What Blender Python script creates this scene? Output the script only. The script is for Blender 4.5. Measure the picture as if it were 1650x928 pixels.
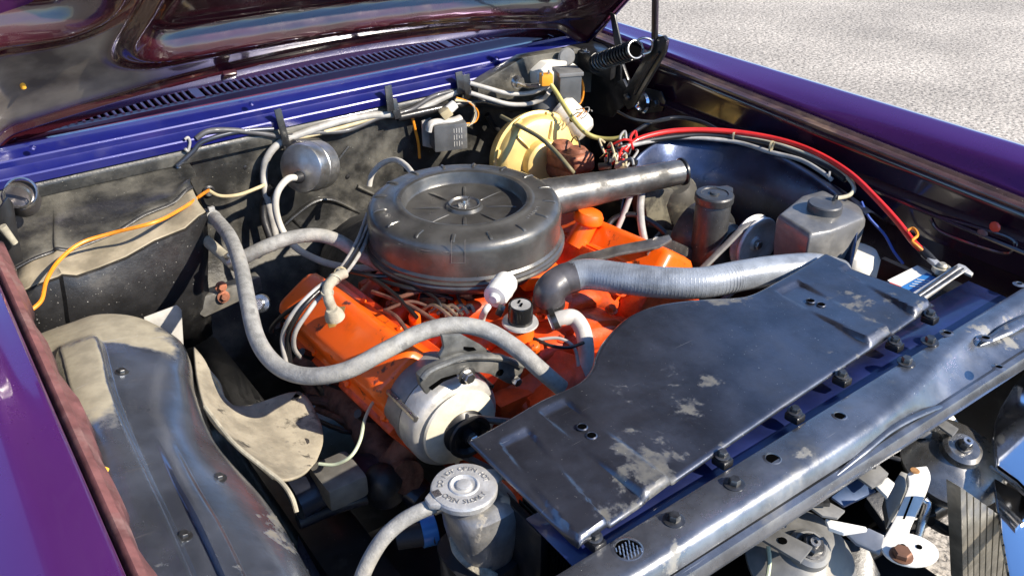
import bpy, bmesh, math, random
from mathutils import Vector, Matrix
random.seed(7)
for o in list(bpy.data.objects): bpy.data.objects.remove(o)
scene = bpy.context.scene
COL = scene.collection
R = math.radians

# ------------------------------------------------------------------ camera
CAM = Vector((-.837, -.495, 1.62))
PITCH, YAW, FPX = R(30.6), R(35.9), 1422.0
RT = Vector((math.cos(YAW), -math.sin(YAW), 0))
FH = Vector((math.sin(YAW), math.cos(YAW), 0))
FW = FH * math.cos(PITCH) + Vector((0, 0, -math.sin(PITCH)))
UP = RT.cross(FW)
cd = bpy.data.cameras.new('camera'); cam = bpy.data.objects.new('camera', cd); COL.objects.link(cam)
cd.sensor_width = 36; cd.sensor_fit = 'HORIZONTAL'; cd.lens = 36 * FPX / 1650; cd.clip_start = .02; cd.clip_end = 500
m3 = Matrix((RT, UP, -FW)).transposed()
cam.matrix_world = Matrix.Translation(CAM) @ m3.to_4x4()
scene.camera = cam

# ------------------------------------------------------------------ world, sun, exposure
SUN_EL, SUN_H = R(36), Vector((.50, -.866, 0)).normalized()
w = bpy.data.worlds.new('World'); scene.world = w; w.use_nodes = True
nt = w.node_tree; nt.nodes.clear()
sky = nt.nodes.new('ShaderNodeTexSky'); sky.sky_type = 'NISHITA'; sky.sun_disc = False
sky.sun_elevation = SUN_EL; sky.sun_rotation = math.atan2(SUN_H.x, SUN_H.y)
sky.altitude = 0; sky.air_density = 1.0; sky.dust_density = .0; sky.ozone_density = 8
bg = nt.nodes.new('ShaderNodeBackground'); bg.inputs['Strength'].default_value = .15
wo = nt.nodes.new('ShaderNodeOutputWorld')
nt.links.new(sky.outputs[0], bg.inputs[0]); nt.links.new(bg.outputs[0], wo.inputs[0])
sl = bpy.data.lights.new('sun', 'SUN'); sl.energy = 5.0; sl.angle = R(.53); sl.color = (1, .90, .76)
sun = bpy.data.objects.new('sun', sl); COL.objects.link(sun)
sd = SUN_H * math.cos(SUN_EL) + Vector((0, 0, math.sin(SUN_EL)))
sun.rotation_euler = sd.to_track_quat('Z', 'Y').to_euler(); sun.location = (0, 0, 5)
vs = scene.view_settings
vs.view_transform = 'Standard'; vs.look = 'None'; vs.gamma = 1; vs.use_curve_mapping = False; vs.exposure = .85

# ------------------------------------------------------------------ measuring: a sight line of the photo meets a plane of the car
def at(px, py, z=None, x=None, y=None):
    d = FW + RT * ((px - 825) / FPX) - UP * ((py - 464) / FPX)
    if z is not None: t = (z - CAM.z) / d.z
    elif x is not None: t = (x - CAM.x) / d.x
    else: t = (y - CAM.y) / d.y
    return CAM + d * t
def pts(*l): return [at(a, b, z=c) for a, b, c in l]
def ptsy(y, *l): return [at(a, b, y=(c[0] if c else y)) for a, b, *c in l]

# ------------------------------------------------------------------ materials
MATS = {}
def M(name, col, rough=.5, metal=0., coat=0., var=.15, vscale=18, dust=0., dcol=(.30, .27, .21), dscale=9, dcon=.18,
      bump=0., bscale=220, spec=.5, speck=0., scol=(.6, .58, .52), coat_rough=.08, stain=0., stcol=(.02, .018, .015), drough=.85, patch=0., pcol=(.2, .19, .165), pscale=4., scratch=0., wear=None):
    if name in MATS: return MATS[name]
    m = bpy.data.materials.new(name); m.use_nodes = True
    t = m.node_tree; N = t.nodes; L = t.links; b = N['Principled BSDF']
    b.inputs['Metallic'].default_value = metal; b.inputs['Specular IOR Level'].default_value = spec
    b.inputs['Coat Weight'].default_value = coat; b.inputs['Coat Roughness'].default_value = coat_rough
    tc = N.new('ShaderNodeTexCoord'); co = tc.outputs['Object']
    def noise(s, det=5, ro=.6):
        n = N.new('ShaderNodeTexNoise'); n.inputs['Scale'].default_value = s; n.inputs['Detail'].default_value = det
        n.inputs['Roughness'].default_value = ro; L.new(co, n.inputs['Vector']); return n.outputs['Fac']
    def ramp(f, a, c_):
        r = N.new('ShaderNodeMapRange'); r.inputs['From Min'].default_value = a; r.inputs['From Max'].default_value = c_
        r.interpolation_type = 'SMOOTHSTEP'; L.new(f, r.inputs['Value']); return r.outputs['Result']
    def mixc(f, A, B_):
        x = N.new('ShaderNodeMix'); x.data_type = 'RGBA'
        if hasattr(f, 'links'): L.new(f, x.inputs['Factor'])
        else: x.inputs['Factor'].default_value = f
        for s, v in ((x.inputs['A'], A), (x.inputs['B'], B_)):
            if hasattr(v, 'links'): L.new(v, s)
            else: s.default_value = (*v, 1)
        return x.outputs['Result']
    def mixf(f, A, B_):
        x = N.new('ShaderNodeMix'); x.data_type = 'FLOAT'; L.new(f, x.inputs['Factor'])
        for s, v in ((x.inputs['A'], A), (x.inputs['B'], B_)):
            if hasattr(v, 'links'): L.new(v, s)
            else: s.default_value = v
        return x.outputs['Result']
    lo = tuple(c * (1 - var) for c in col); hi = tuple(min(1, c * (1 + var)) for c in col)
    c = mixc(ramp(noise(vscale), .3, .7), lo, hi); rg = rough
    rn = ramp(noise(vscale * 2.3), .3, .75); rg = mixf(rn, max(.02, rough * .8), min(1, rough * 1.25))
    if stain: 
        f = ramp(noise(dscale * 1.7, 6, .65), .62 - stain * .25, .68 - stain * .2); c = mixc(f, c, stcol)
    if dust:
        f = ramp(noise(dscale, 8, .62), .66 - dust * .42, .66 - dust * .42 + dcon)
        mm = N.new('ShaderNodeMath'); mm.operation = 'MULTIPLY'; L.new(f, mm.inputs[0]); mm.inputs[1].default_value = min(1, .45 + dust * .5); f = mm.outputs[0]
        c = mixc(f, c, dcol); rg = mixf(f, rg, drough)
        if coat:
            L.new(mixf(f, coat, 0.), b.inputs['Coat Weight'])
    if patch:
        n = N.new('ShaderNodeTexNoise'); n.inputs['Scale'].default_value = pscale; n.inputs['Detail'].default_value = 10; n.inputs['Roughness'].default_value = .68; n.inputs['Distortion'].default_value = .15
        mp = N.new('ShaderNodeMapping'); mp.inputs['Location'].default_value = (1.7, 3.1, .4); L.new(co, mp.inputs['Vector']); L.new(mp.outputs[0], n.inputs['Vector'])
        f = ramp(n.outputs['Fac'], .655 - patch * .2, .69 - patch * .2)
        mm = N.new('ShaderNodeMath'); mm.operation = 'MULTIPLY'; L.new(f, mm.inputs[0]); L.new(ramp(noise(60, 4), .15, .6), mm.inputs[1]); f = mm.outputs[0]
        c = mixc(f, c, pcol); rg = mixf(f, rg, .75); metalf = mixf(f, metal, 0.); L.new(metalf, b.inputs['Metallic'])
    if wear:
        an = N.new('ShaderNodeAttribute'); an.attribute_name = 'wear'
        ad = N.new('ShaderNodeMath'); ad.operation = 'ADD'; L.new(an.outputs['Fac'], ad.inputs[0])
        sb_ = N.new('ShaderNodeMath'); sb_.operation = 'SUBTRACT'; L.new(noise(16, 8, .65), sb_.inputs[0]); sb_.inputs[1].default_value = .5; L.new(sb_.outputs[0], ad.inputs[1])
        f = ramp(ad.outputs[0], .35, .62); wc_ = mixc(ramp(noise(30), .3, .7), tuple(q * .7 for q in wear), wear)
        c = mixc(f, c, wc_); rg = mixf(f, rg, .8)
        old = b.inputs['Metallic'].links[0].from_socket if b.inputs['Metallic'].links else metal
        L.new(mixf(f, old, 0.), b.inputs['Metallic']); L.new(mixf(f, coat, 0.), b.inputs['Coat Weight'])
    if scratch:
        for rot, sc_ in ((.5, 1.), (1.9, .8), (-.4, 1.2)):
            mp = N.new('ShaderNodeMapping'); mp.inputs['Rotation'].default_value = (0, 0, rot); mp.inputs['Scale'].default_value = (6 * sc_, 260 * sc_, 30); L.new(co, mp.inputs['Vector'])
            n = N.new('ShaderNodeTexNoise'); n.inputs['Scale'].default_value = 1; n.inputs['Detail'].default_value = 2; L.new(mp.outputs[0], n.inputs['Vector'])
            c = mixc(ramp(n.outputs['Fac'], .80 - scratch * .08, .83 - scratch * .08), c, (.34, .33, .31))
    if speck:
        f = ramp(noise(300, 2, .5), .765 - speck * .055, .80 - speck * .055); c = mixc(f, c, scol)
    L.new(c, b.inputs['Base Color'])
    if hasattr(rg, 'links'): L.new(rg, b.inputs['Roughness'])
    else: b.inputs['Roughness'].default_value = rg
    if bump:
        bn = N.new('ShaderNodeBump'); bn.inputs['Strength'].default_value = bump; bn.inputs['Distance'].default_value = .002
        L.new(noise(bscale, 6, .65), bn.inputs['Height']); L.new(bn.outputs[0], b.inputs['Normal'])
    MATS[name] = m; return m

TAN = (.42, .36, .25)
paint = M('purple_paint', (.115, .026, .180), .28, .5, 1., .06, 3, coat_rough=.03)
cowl_sky = M('cowl_sky_blue', (.006, .009, .12), .34, .25, .9, .15, 5, dust=.2, dcol=(.02, .02, .10), coat_rough=.14, bump=.05, bscale=40)  # purple lip with the blue of the reflected sky painted into its base
maroon = M('cowl_shade_maroon', (.15, .02, .04), .4, .2, .35, .2, 6, coat_rough=.08)  # shade and reflection on the cowl top painted in as maroon
flange_m = M('dusty_mauve_flange', (.17, .07, .065), .55, 0, .1, .3, 30, dust=.35, dcol=(.28, .17, .15), dscale=16, bump=.4, bscale=90)
hood_m = M('hood_underside', (.030, .005, .010), .25, .0, 1., .4, 7, coat_rough=.06, dust=.12, dcol=(.08, .065, .055), bump=.12, bscale=20)
hoodgrey = M('hood_corner', (.04, .035, .03), .45, 0, .3, .3, 9, dust=.55, dcol=(.19, .165, .13), dscale=7, bump=.15, bscale=60)
black = M('satin_black', (.013, .013, .014), .36, 0, .25, .3, 20, dust=.2, dcol=(.12, .11, .095), bump=.15, speck=.35, scol=(.3, .29, .26))
firewall_m = M('firewall_black', (.022, .022, .021), .38, 0, .25, .4, 14, dust=.62, dcol=(.19, .178, .145), dscale=7, dcon=.35, bump=.5, bscale=120, speck=.6, scol=(.34, .33, .28))
heater_m = M('heater_case', (.016, .016, .017), .4, 0, .15, .3, 20, dust=.25, dcol=(.10, .095, .085), bump=.25, bscale=200, speck=.8, scol=(.42, .41, .38))
dusttop = M('dusty_ledge', (.25, .215, .15), .8, 0, 0, .3, 14, dust=.5, dcol=(.42, .36, .26), dscale=12, bump=.3, bscale=120)
wheelhouse_m = M('wheelhouse_black', (.17, .195, .245), .19, .75, .6, .35, 9, patch=.35, pcol=(.18, .17, .14), pscale=7, scratch=.8, wear=(.36, .32, .23), dust=.36, dcol=(.13, .122, .10), dscale=7, dcon=.28, bump=.22, bscale=90, speck=.5, scol=(.4, .37, .3), drough=.62, coat_rough=.2)
apron_m = M('apron_sky_black', (.045, .06, .11), .34, .8, .6, .3, 12, dust=.16, dcol=(.12, .115, .1), dscale=7, bump=.15, bscale=120, speck=.5, coat_rough=.2)  # black panel; blue in the base stands in for reflected sky
cover_m = M('cover_sky_black', (.085, .092, .115), .36, .8, .5, .3, 12, patch=.40, pcol=(.125, .12, .105), pscale=4.2, scratch=.5, dust=.34, dcol=(.06, .058, .05), dscale=5, dcon=.35, bump=.12, bscale=240, speck=.75, scol=(.4, .39, .35), drough=.6, coat_rough=.22)  # black cover; slight blue in the base imitates sky reflection
support_m = M('support_black', (.15, .158, .175), .30, .7, .5, .35, 14, scratch=.7, patch=.25, pcol=(.22, .21, .18), pscale=8, dust=.3, dcol=(.20, .19, .165), dscale=9, bump=.12, bscale=120, speck=.55, scol=(.45, .44, .4), coat_rough=.15)
shadeband = M('band_shade_navy', (.012, .02, .09), .4, .2, .4, .3, 14)  # navy base paints in the blue shade lying on the ledge
orange = M('engine_orange', (.90, .12, .004), .40, 0, .25, .1, 10, dust=.16, dcol=(.34, .06, .012), dscale=14, bump=.12, bscale=90, coat_rough=.2, stain=.10, stcol=(.10, .025, .01))
orange_cast = M('cast_orange', (.60, .062, .006), .5, 0, .2, .3, 26, dust=.33, dcol=(.10, .028, .014), dscale=15, bump=.6, bscale=110)
rust = M('rusty_iron', (.13, .055, .035), .8, .1, 0, .5, 40, dust=.35, dcol=(.05, .04, .035), bump=.7, bscale=90)
mcrust = M('master_rust', (.30, .11, .06), .65, .2, 0, .4, 40, dust=.3, dcol=(.12, .06, .04), bump=.5, bscale=120)
acm = M('air_cleaner_black', (.10, .098, .092), .34, .5, .15, .3, 16, dust=.42, dcol=(.17, .16, .135), dscale=9, dcon=.4, bump=.12, bscale=330, speck=.3, scol=(.3, .29, .27), drough=.55)
acsilver = M('worn_bare_metal', (.17, .165, .155), .38, .75, 0, .35, 24, dust=.4, dcol=(.07, .068, .062), dscale=16, bump=.2, bscale=200)
hose_g = M('grey_hose', (.27, .265, .245), .65, 0, 0, .25, 60, patch=.2, pcol=(.16, .155, .145), pscale=12, dust=.32, dcol=(.42, .39, .32), dscale=14, bump=.6, bscale=340, speck=.6, scol=(.12, .11, .1))
hose_d = M('radiator_hose', (.20, .22, .25), .36, .1, .25, .3, 30, dust=.6, dcol=(.40, .44, .48), dscale=9, dcon=.45, bump=.3, bscale=300, drough=.4)
rubber = M('black_rubber', (.012, .012, .014), .5, 0, 0, .3, 30, dust=.15, dcol=(.08, .078, .07), bump=.2)
wire_b = M('black_wire', (.012, .012, .013), .4, 0, .1, .2)
wire_g = M('grey_wire', (.33, .32, .30), .55, 0, 0, .25, 30, dust=.2)
wire_t = M('tan_wire', (.48, .40, .24), .55, 0, 0, .2, 30)
wire_o = M('orange_wire', (.75, .25, .015), .45, 0, .2, .15, 30)
wire_r = M('red_cable', (.62, .022, .016), .4, 0, .25, .15, 20)
wire_y = M('yellow_green_tube', (.40, .36, .12), .5, 0, .1, .25, 20)
wire_bl = M('blue_wire', (.015, .06, .30), .4)
alu = M('cast_aluminium', (.56, .55, .52), .48, .55, 0, .2, 20, dust=.3, dcol=(.42, .40, .36), dscale=10, bump=.35, bscale=200)
alu_b = M('bright_aluminium', (.86, .80, .64), .36, .35, 0, .15, 24, bump=.2, bscale=140)
steel = M('plated_steel', (.50, .49, .47), .3, .95, 0, .25, 40, dust=.15, dcol=(.25, .2, .14), bump=.1)
bolt_m = M('dark_bolt', (.10, .10, .10), .35, .8, 0, .4, 60, dust=.2, dcol=(.25, .19, .11))
gold = M('gold_zinc', (.76, .56, .20), .42, .35, 0, .15, 10, dust=.3, dcol=(.62, .50, .24), dscale=8, bump=.06)
white_m = M('dirty_white', (.72, .70, .64), .45, 0, .1, .08, 12, dust=.15, dcol=(.45, .40, .3), bump=.1)
white_paint = M('white_enamel', (.80, .77, .70), .4, .0, .2, .08, 18, dust=.12, dcol=(.42, .26, .12), dscale=14, bump=.15)
orange_pl = M('orange_plastic', (.80, .34, .03), .4, 0, .1, .1)
grey_pl = M('grey_plastic', (.09, .095, .10), .45, 0, .1, .2, dust=.2, bump=.15)
tank_m = M('tank_silver', (.27, .268, .26), .38, .55, .1, .3, 22, patch=.3, pcol=(.32, .29, .23), pscale=18, dust=.38, dcol=(.3, .28, .24), dscale=14, bump=.3, bscale=150)
flap_m = M('tan_rubber_flap', (.27, .24, .18), .85, 0, 0, .3, 22, dust=.42, dcol=(.38, .34, .255), dscale=9, dcon=.25, bump=.6, bscale=130, stain=.16, patch=.25, pcol=(.2, .18, .14), pscale=14, speck=.6, scol=(.1, .09, .07))
bottle_m = M('bottle_black', (.12, .12, .118), .36, 0, .4, .25, 14, dust=.55, dcol=(.34, .325, .29), dscale=9, dcon=.35, bump=.12, bscale=120, drough=.55)
chrome = M('chrome', (.86, .88, .92), .08, 1, 0, .04, 6)
brownclip = M('yellow_clip', (.75, .38, .04), .4)
hole_m = M('hole_dark', (.002, .002, .002), 1, 0, 0, 0, spec=0)
belt_m = M('belt_rubber', (.15, .145, .14), .55, 0, 0, .2, 50)
pulley_m = M('pulley_grey', (.50, .49, .47), .4, .15, 0, .25, 30, dust=.15)
inkm = M('white_print', (.6, .59, .55), .6)
label_bl = M('label_blue', (.03, .16, .42), .4, 0, .2)
label_rd = M('label_red', (.65, .06, .03), .4, 0, .2)
stampm = M('stamped_grey', (.2, .195, .185), .5, .3)
capdark = M('cap_letters', (.36, .35, .33), .45, .6)

def ground_mat():
    m = bpy.data.materials.new('asphalt_ground'); m.use_nodes = True; t = m.node_tree; N = t.nodes; L = t.links; b = N['Principled BSDF']
    tc = N.new('ShaderNodeTexCoord')
    v = N.new('ShaderNodeTexVoronoi'); v.inputs['Scale'].default_value = 75; L.new(tc.outputs['Object'], v.inputs['Vector'])
    n = N.new('ShaderNodeTexNoise'); n.inputs['Scale'].default_value = 1.1; n.inputs['Detail'].default_value = 6; L.new(tc.outputs['Object'], n.inputs['Vector'])
    n2 = N.new('ShaderNodeTexNoise'); n2.inputs['Scale'].default_value = 55; n2.inputs['Detail'].default_value = 5; n2.inputs['Roughness'].default_value = .75; L.new(tc.outputs['Object'], n2.inputs['Vector'])
    r = N.new('ShaderNodeValToRGB'); r.color_ramp.elements[0].position = .36; r.color_ramp.elements[0].color = (.05, .045, .04, 1)
    r.color_ramp.elements[1].position = .54; r.color_ramp.elements[1].color = (.60, .53, .43, 1); L.new(n2.outputs[0], r.inputs[0])
    s = N.new('ShaderNodeSeparateColor'); L.new(v.outputs['Color'], s.inputs[0])
    mx = N.new('ShaderNodeMix'); mx.data_type = 'RGBA'; mx.blend_type = 'MULTIPLY'; mx.inputs['Factor'].default_value = .6
    r2 = N.new('ShaderNodeMapRange'); r2.inputs['To Min'].default_value = .45; r2.inputs['To Max'].default_value = 1.25; L.new(s.outputs[0], r2.inputs[0])
    L.new(r.outputs[0], mx.inputs['A']); L.new(r2.outputs[0], mx.inputs['B'])
    m2 = N.new('ShaderNodeMix'); m2.data_type = 'RGBA'; m2.blend_type = 'MULTIPLY'; m2.inputs['Factor'].default_value = 1
    r3 = N.new('ShaderNodeMapRange'); r3.inputs['From Min'].default_value = .3; r3.inputs['From Max'].default_value = .7; r3.inputs['To Min'].default_value = .72; r3.inputs['To Max'].default_value = 1.12; L.new(n.outputs[0], r3.inputs[0])
    L.new(mx.outputs['Result'], m2.inputs['A']); L.new(r3.outputs[0], m2.inputs['B']); L.new(m2.outputs['Result'], b.inputs['Base Color'])
    b.inputs['Roughness'].default_value = .9
    bp = N.new('ShaderNodeBump'); bp.inputs['Strength'].default_value = .5; bp.inputs['Distance'].default_value = .006; L.new(n2.outputs[0], bp.inputs['Height']); L.new(bp.outputs[0], b.inputs['Normal'])
    return m

# ------------------------------------------------------------------ geometry helpers; a geo is (verts, faces)
def join(*gs):
    V, F = [], []
    for v, f in gs:
        k = len(V); V += list(v); F += [tuple(i + k for i in q) for q in f]
    return V, F
def hexa(p):   # 8 corners, bottom 4 then top 4
    return [Vector(q) for q in p], [(3, 2, 1, 0), (4, 5, 6, 7), (0, 1, 5, 4), (1, 2, 6, 5), (2, 3, 7, 6), (3, 0, 4, 7)]
def box(x0, x1, y0, y1, z0, z1):
    return hexa([(x0, y0, z0), (x1, y0, z0), (x1, y1, z0), (x0, y1, z0), (x0, y0, z1), (x1, y0, z1), (x1, y1, z1), (x0, y1, z1)])
def frame(axis, hint=(0, 0, 1)):
    a = Vector(axis).normalized(); h = Vector(hint)
    if abs(a.dot(h.normalized())) > .98: h = Vector((0, 1, 0))
    u = h.cross(a).normalized(); return u, a.cross(u), a
def obox(c, size, axes):
    c = Vector(c); u, v, w_ = axes; sx, sy, sz = (s / 2 for s in size)
    return hexa([c + u * (a * sx) + v * (b * sy) + w_ * (d * sz) for d in (-1, 1) for a, b in ((-1, -1), (1, -1), (1, 1), (-1, 1))])
def prism(poly, vec):
    n = len(poly); vec = Vector(vec); V = [Vector(p) for p in poly] + [Vector(p) + vec for p in poly]
    nrm = Vector((0, 0, 0))
    for i in range(n): nrm += V[i].cross(V[(i + 1) % n])
    F = [tuple(range(n - 1, -1, -1)), tuple(range(n, 2 * n))] + [(i, (i + 1) % n, n + (i + 1) % n, n + i) for i in range(n)]
    if nrm.dot(vec) < 0: F = [tuple(reversed(f)) for f in F]
    return V, F
def lathe(prof, o, axis, n=32, hint=(0, 0, 1), closed=False):
    u, v, a = frame(axis, hint); o = Vector(o); V, F = [], []; k = len(prof)
    for i in range(n):
        t = 2 * math.pi * i / n; d = u * math.cos(t) + v * math.sin(t)
        for r, h in prof: V.append(o + d * r + a * h)
    for i in range(n):
        j = (i + 1) % n
        for q in range(k - 1): F.append((i * k + q, j * k + q, j * k + q + 1, i * k + q + 1))
        if closed: F.append((i * k + k - 1, j * k + k - 1, j * k, i * k))
    if not closed:
        if prof[0][0] > 1e-6: F.append(tuple(i * k for i in range(n - 1, -1, -1)))
        if prof[-1][0] > 1e-6: F.append(tuple(i * k + k - 1 for i in range(n)))
    return V, F
def cyl(p0, p1, r0, r1=None, n=20):
    p0, p1 = Vector(p0), Vector(p1); return lathe([(r0, 0), (r1 if r1 is not None else r0, (p1 - p0).length)], p0, p1 - p0, n)
def crv(P, res=8, closed=False):
    P = [Vector(p) for p in P]; out = []; n = len(P)
    if n < 3: return P
    for i in range(n - 1):
        a = P[max(i - 1, 0)]; b = P[i]; c = P[i + 1]; d = P[min(i + 2, n - 1)]
        for k in range(res):
            t = k / res
            out.append(.5 * ((2 * b) + (c - a) * t + (2 * a - 5 * b + 4 * c - d) * t * t + (3 * b - a - 3 * c + d) * t ** 3))
    out.append(P[-1]); return out
def tube(P, r, n=12, res=8, smooth=True, flat=1., hint=(0, 0, 1)):
    C = crv(P, res) if smooth else [Vector(p) for p in P]; m = len(C); V, F = [], []
    T = [(C[min(i + 1, m - 1)] - C[max(i - 1, 0)]).normalized() for i in range(m)]
    u, v, _ = frame(T[0], hint)
    for i in range(m):
        u = (u - T[i] * u.dot(T[i])).normalized(); v = T[i].cross(u)
        if hasattr(r, '__len__'):
            x = i / (m - 1) * (len(r) - 1); k = min(int(x), len(r) - 2); rr = r[k] * (1 - (x - k)) + r[k + 1] * (x - k)
        else: rr = r
        for q in range(n):
            t = 2 * math.pi * q / n; V.append(C[i] + u * (rr * math.cos(t)) + v * (rr * flat * math.sin(t)))
    for i in range(m - 1):
        for q in range(n): F.append((i * n + q, i * n + (q + 1) % n, (i + 1) * n + (q + 1) % n, (i + 1) * n + q))
    F.append(tuple(range(n - 1, -1, -1))); F.append(tuple((m - 1) * n + q for q in range(n)))
    return V, F
def grid(rows):
    n = len(rows[0]); V = [Vector(p) for r_ in rows for p in r_]
    return V, [(i * n + j, i * n + j + 1, (i + 1) * n + j + 1, (i + 1) * n + j) for i in range(len(rows) - 1) for j in range(n - 1)]
def cgrid(rows, ru=6, rv=6):
    rr = [crv(r_, rv) for r_ in rows]; cols = [crv([r_[j] for r_ in rr], ru) for j in range(len(rr[0]))]
    return [[cols[j][i] for j in range(len(cols))] for i in range(len(cols[0]))]
def hexbolt(p, axis, r=.007, h=.006, washer=0.):
    u, v, a = frame(axis); p = Vector(p)
    g = lathe([(r, 0), (r, h * .8), (r * .85, h)], p + a * (.0015 if washer else 0), a, 6)
    if washer: g = join(lathe([(washer, 0), (washer, .0015), (washer * .85, .002)], p, a, 18), g)
    return g
def helix(p0, p1, r, turns, n=14):
    p0, p1 = Vector(p0), Vector(p1); u, v, a = frame(p1 - p0); k = int(turns * n); L_ = p1 - p0
    return [p0 + L_ * (i / k) + u * (r * math.cos(2 * math.pi * i / n)) + v * (r * math.sin(2 * math.pi * i / n)) for i in range(k + 1)]
def letters(s, size=.01, depth=.0006):
    cu = bpy.data.curves.new('t', 'FONT'); cu.body = s; cu.size = size; cu.extrude = depth; cu.align_x = 'CENTER'; cu.align_y = 'CENTER'; cu.resolution_u = 2
    o = bpy.data.objects.new('t', cu); COL.objects.link(o); bpy.context.view_layer.update()
    me = o.evaluated_get(bpy.context.evaluated_depsgraph_get()).to_mesh()
    g = ([v.co.copy() for v in me.vertices], [tuple(p.vertices) for p in me.polygons])
    o.to_mesh_clear(); bpy.data.objects.remove(o); bpy.data.curves.remove(cu); return g
def place(g, o, u, v, w_): 
    o = Vector(o); return [o + u * p.x + v * p.y + w_ * p.z for p in g[0]], g[1]

def empty(name, loc, label, cat, group=None):
    o = bpy.data.objects.new(name, None); COL.objects.link(o); o.location = loc; o.empty_display_size = .02
    o['label'] = label; o['category'] = cat
    if group: o['group'] = group
    return o
def rootloc(o):
    while o.parent: o = o.parent
    return Vector(o.location)
def obj(name, g, mat, parent=None, bevel=0., seg=2, sharp=38, solid=0., label=None, flat=False, off=-1, loc=None):
    org = rootloc(parent) if parent else (Vector(loc) if loc is not None else Vector((0, 0, 0)))
    me = bpy.data.meshes.new(name); me.from_pydata([tuple(Vector(p) - org) for p in g[0]], [], g[1])
    bm = bmesh.new(); bm.from_mesh(me); bmesh.ops.recalc_face_normals(bm, faces=bm.faces)
    if bevel:
        es = [e for e in bm.edges if len(e.link_faces) == 2 and e.calc_face_angle(0) > R(28)]
        bmesh.ops.bevel(bm, geom=es, offset=bevel, segments=seg, profile=.6, affect='EDGES', clamp_overlap=True)
    bm.to_mesh(me); bm.free()
    if not flat:
        me.shade_smooth(); me.set_sharp_from_angle(angle=R(sharp))
    me.materials.append(mat)
    o = bpy.data.objects.new(name, me); COL.objects.link(o)
    if parent: o.parent = parent
    else: o.location = org
    if solid:
        s = o.modifiers.new('thickness', 'SOLIDIFY'); s.thickness = solid; s.offset = off
    if label: o['label'] = label
    return o
def single(name, g, mat, label, cat, group=None, **k):
    c = sum((Vector(p) for p in g[0]), Vector((0, 0, 0))) / len(g[0]); k.setdefault('loc', c)
    o = obj(name, g, mat, None, **k); o['label'] = label; o['category'] = cat
    if group: o['group'] = group
    return o

# ================================================================== ground
g = obj('ground', ([Vector(p) for p in ((-60, -60, 0), (60, -60, 0), (60, 60, 0), (-60, 60, 0))], [(0, 1, 2, 3)]), ground_mat(), flat=True); g['kind'] = 'structure'

# ================================================================== car body
car = empty('car_body', (0, 0, 0), 'purple car body with fenders, cowl, firewall and front panel round the open engine bay', 'car')
YS = [-.22, -.1, .05, .2, .4, .6, .8, 1.0, 1.2, 1.4, 1.7, 2.2]
def edgez(y): return .918 + .045 * y
def extr(prof, ys=YS): return grid([[Vector((x, y, z)) for x, z in prof(y)] for y in ys])
def finer(p, k=4): 
    c = crv([Vector((a, 0, b)) for a, b in p], k); return [(q.x, q.z) for q in c]
# fenders: crowned top with a crease, outer side falling away
fr = obj('fender', extr(lambda y: [(.832, edgez(y) - .012), (.832, edgez(y) + .004)] + finer([(.836, edgez(y) + .009), (.86, .966 + .01 * y), (.895, .984), (.915, .986), (.945, .972), (.985, .90), (1.0, .80), (.995, .6), (.975, .36)])), paint, car, solid=.002)
fl = obj('fender', extr(lambda y: [(-.790, edgez(y) - .004), (-.791, edgez(y) + .012)] + finer([(-.795, edgez(y) + .018), (-.82, .958 + .006 * y), (-.855, .968 + .004 * y), (-.90, .964), (-.935, .945), (-.962, .89), (-.975, .7), (-.97, .36)], 4)), paint, car, solid=.002)
# hood gutter flanges beside the fenders
obj('gutter_flange', extr(lambda y: [(.828, edgez(y) - .008), (.822, edgez(y) - .003), (.815, edgez(y) - .008), (.785, edgez(y) - .004), (.782, edgez(y) - .012)]), M('reflection_brown_flange', (.085, .045, .032), .32, .2, .8, .4, 16, dust=.3, dcol=(.24, .16, .09), dscale=8, coat_rough=.2, bump=.2), car, solid=.002, label='dusty gutter strip along the right fender, a brown reflection painted into it')  # brown base is a painted-in reflection, with dust over it
rows = []
for i in range(50):
    y = -.2 + i * 1.25 / 49
    wv = .0022 * math.sin(y * 37) + .003 * math.sin(y * 13 + 1) + random.uniform(-.0015, .0015)
    rows.append([(-.789, y, edgez(y) - .006), (-.780, y, edgez(y) - .001), (-.772, y, edgez(y) - .006), (-.770, y, edgez(y) - .014), (-.763 + wv, y, edgez(y) - .026 + wv * .5), (-.760 + wv * 1.3, y, edgez(y) - .065)])
obj('gutter_flange', grid(rows), flange_m, car, solid=.002, label='mauve dusty gutter strip with wavy edge along the left fender')
for px, py in ((72, 606), (126, 712), (167, 757)):
    p = at(px, py, z=.905); obj('clip', obox(p, (.009, .011, .005), frame((.5, -.3, .8))), brownclip, car, bevel=.002) or obj('clip', lathe([(.0, .008), (.004, .006), (.006, 0)], p, (.5, -.3, .8), 12), brownclip, car)
# inner side walls of the fenders
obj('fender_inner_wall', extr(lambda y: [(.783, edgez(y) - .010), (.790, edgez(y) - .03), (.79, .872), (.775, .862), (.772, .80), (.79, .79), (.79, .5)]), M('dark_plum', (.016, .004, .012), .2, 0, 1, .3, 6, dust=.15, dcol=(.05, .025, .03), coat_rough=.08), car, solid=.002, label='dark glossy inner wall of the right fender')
obj('fender_inner_wall', extr(lambda y: [(-.788, edgez(y) - .012), (-.785, .8), (-.80, .45)]), black, car, solid=.002)
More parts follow.
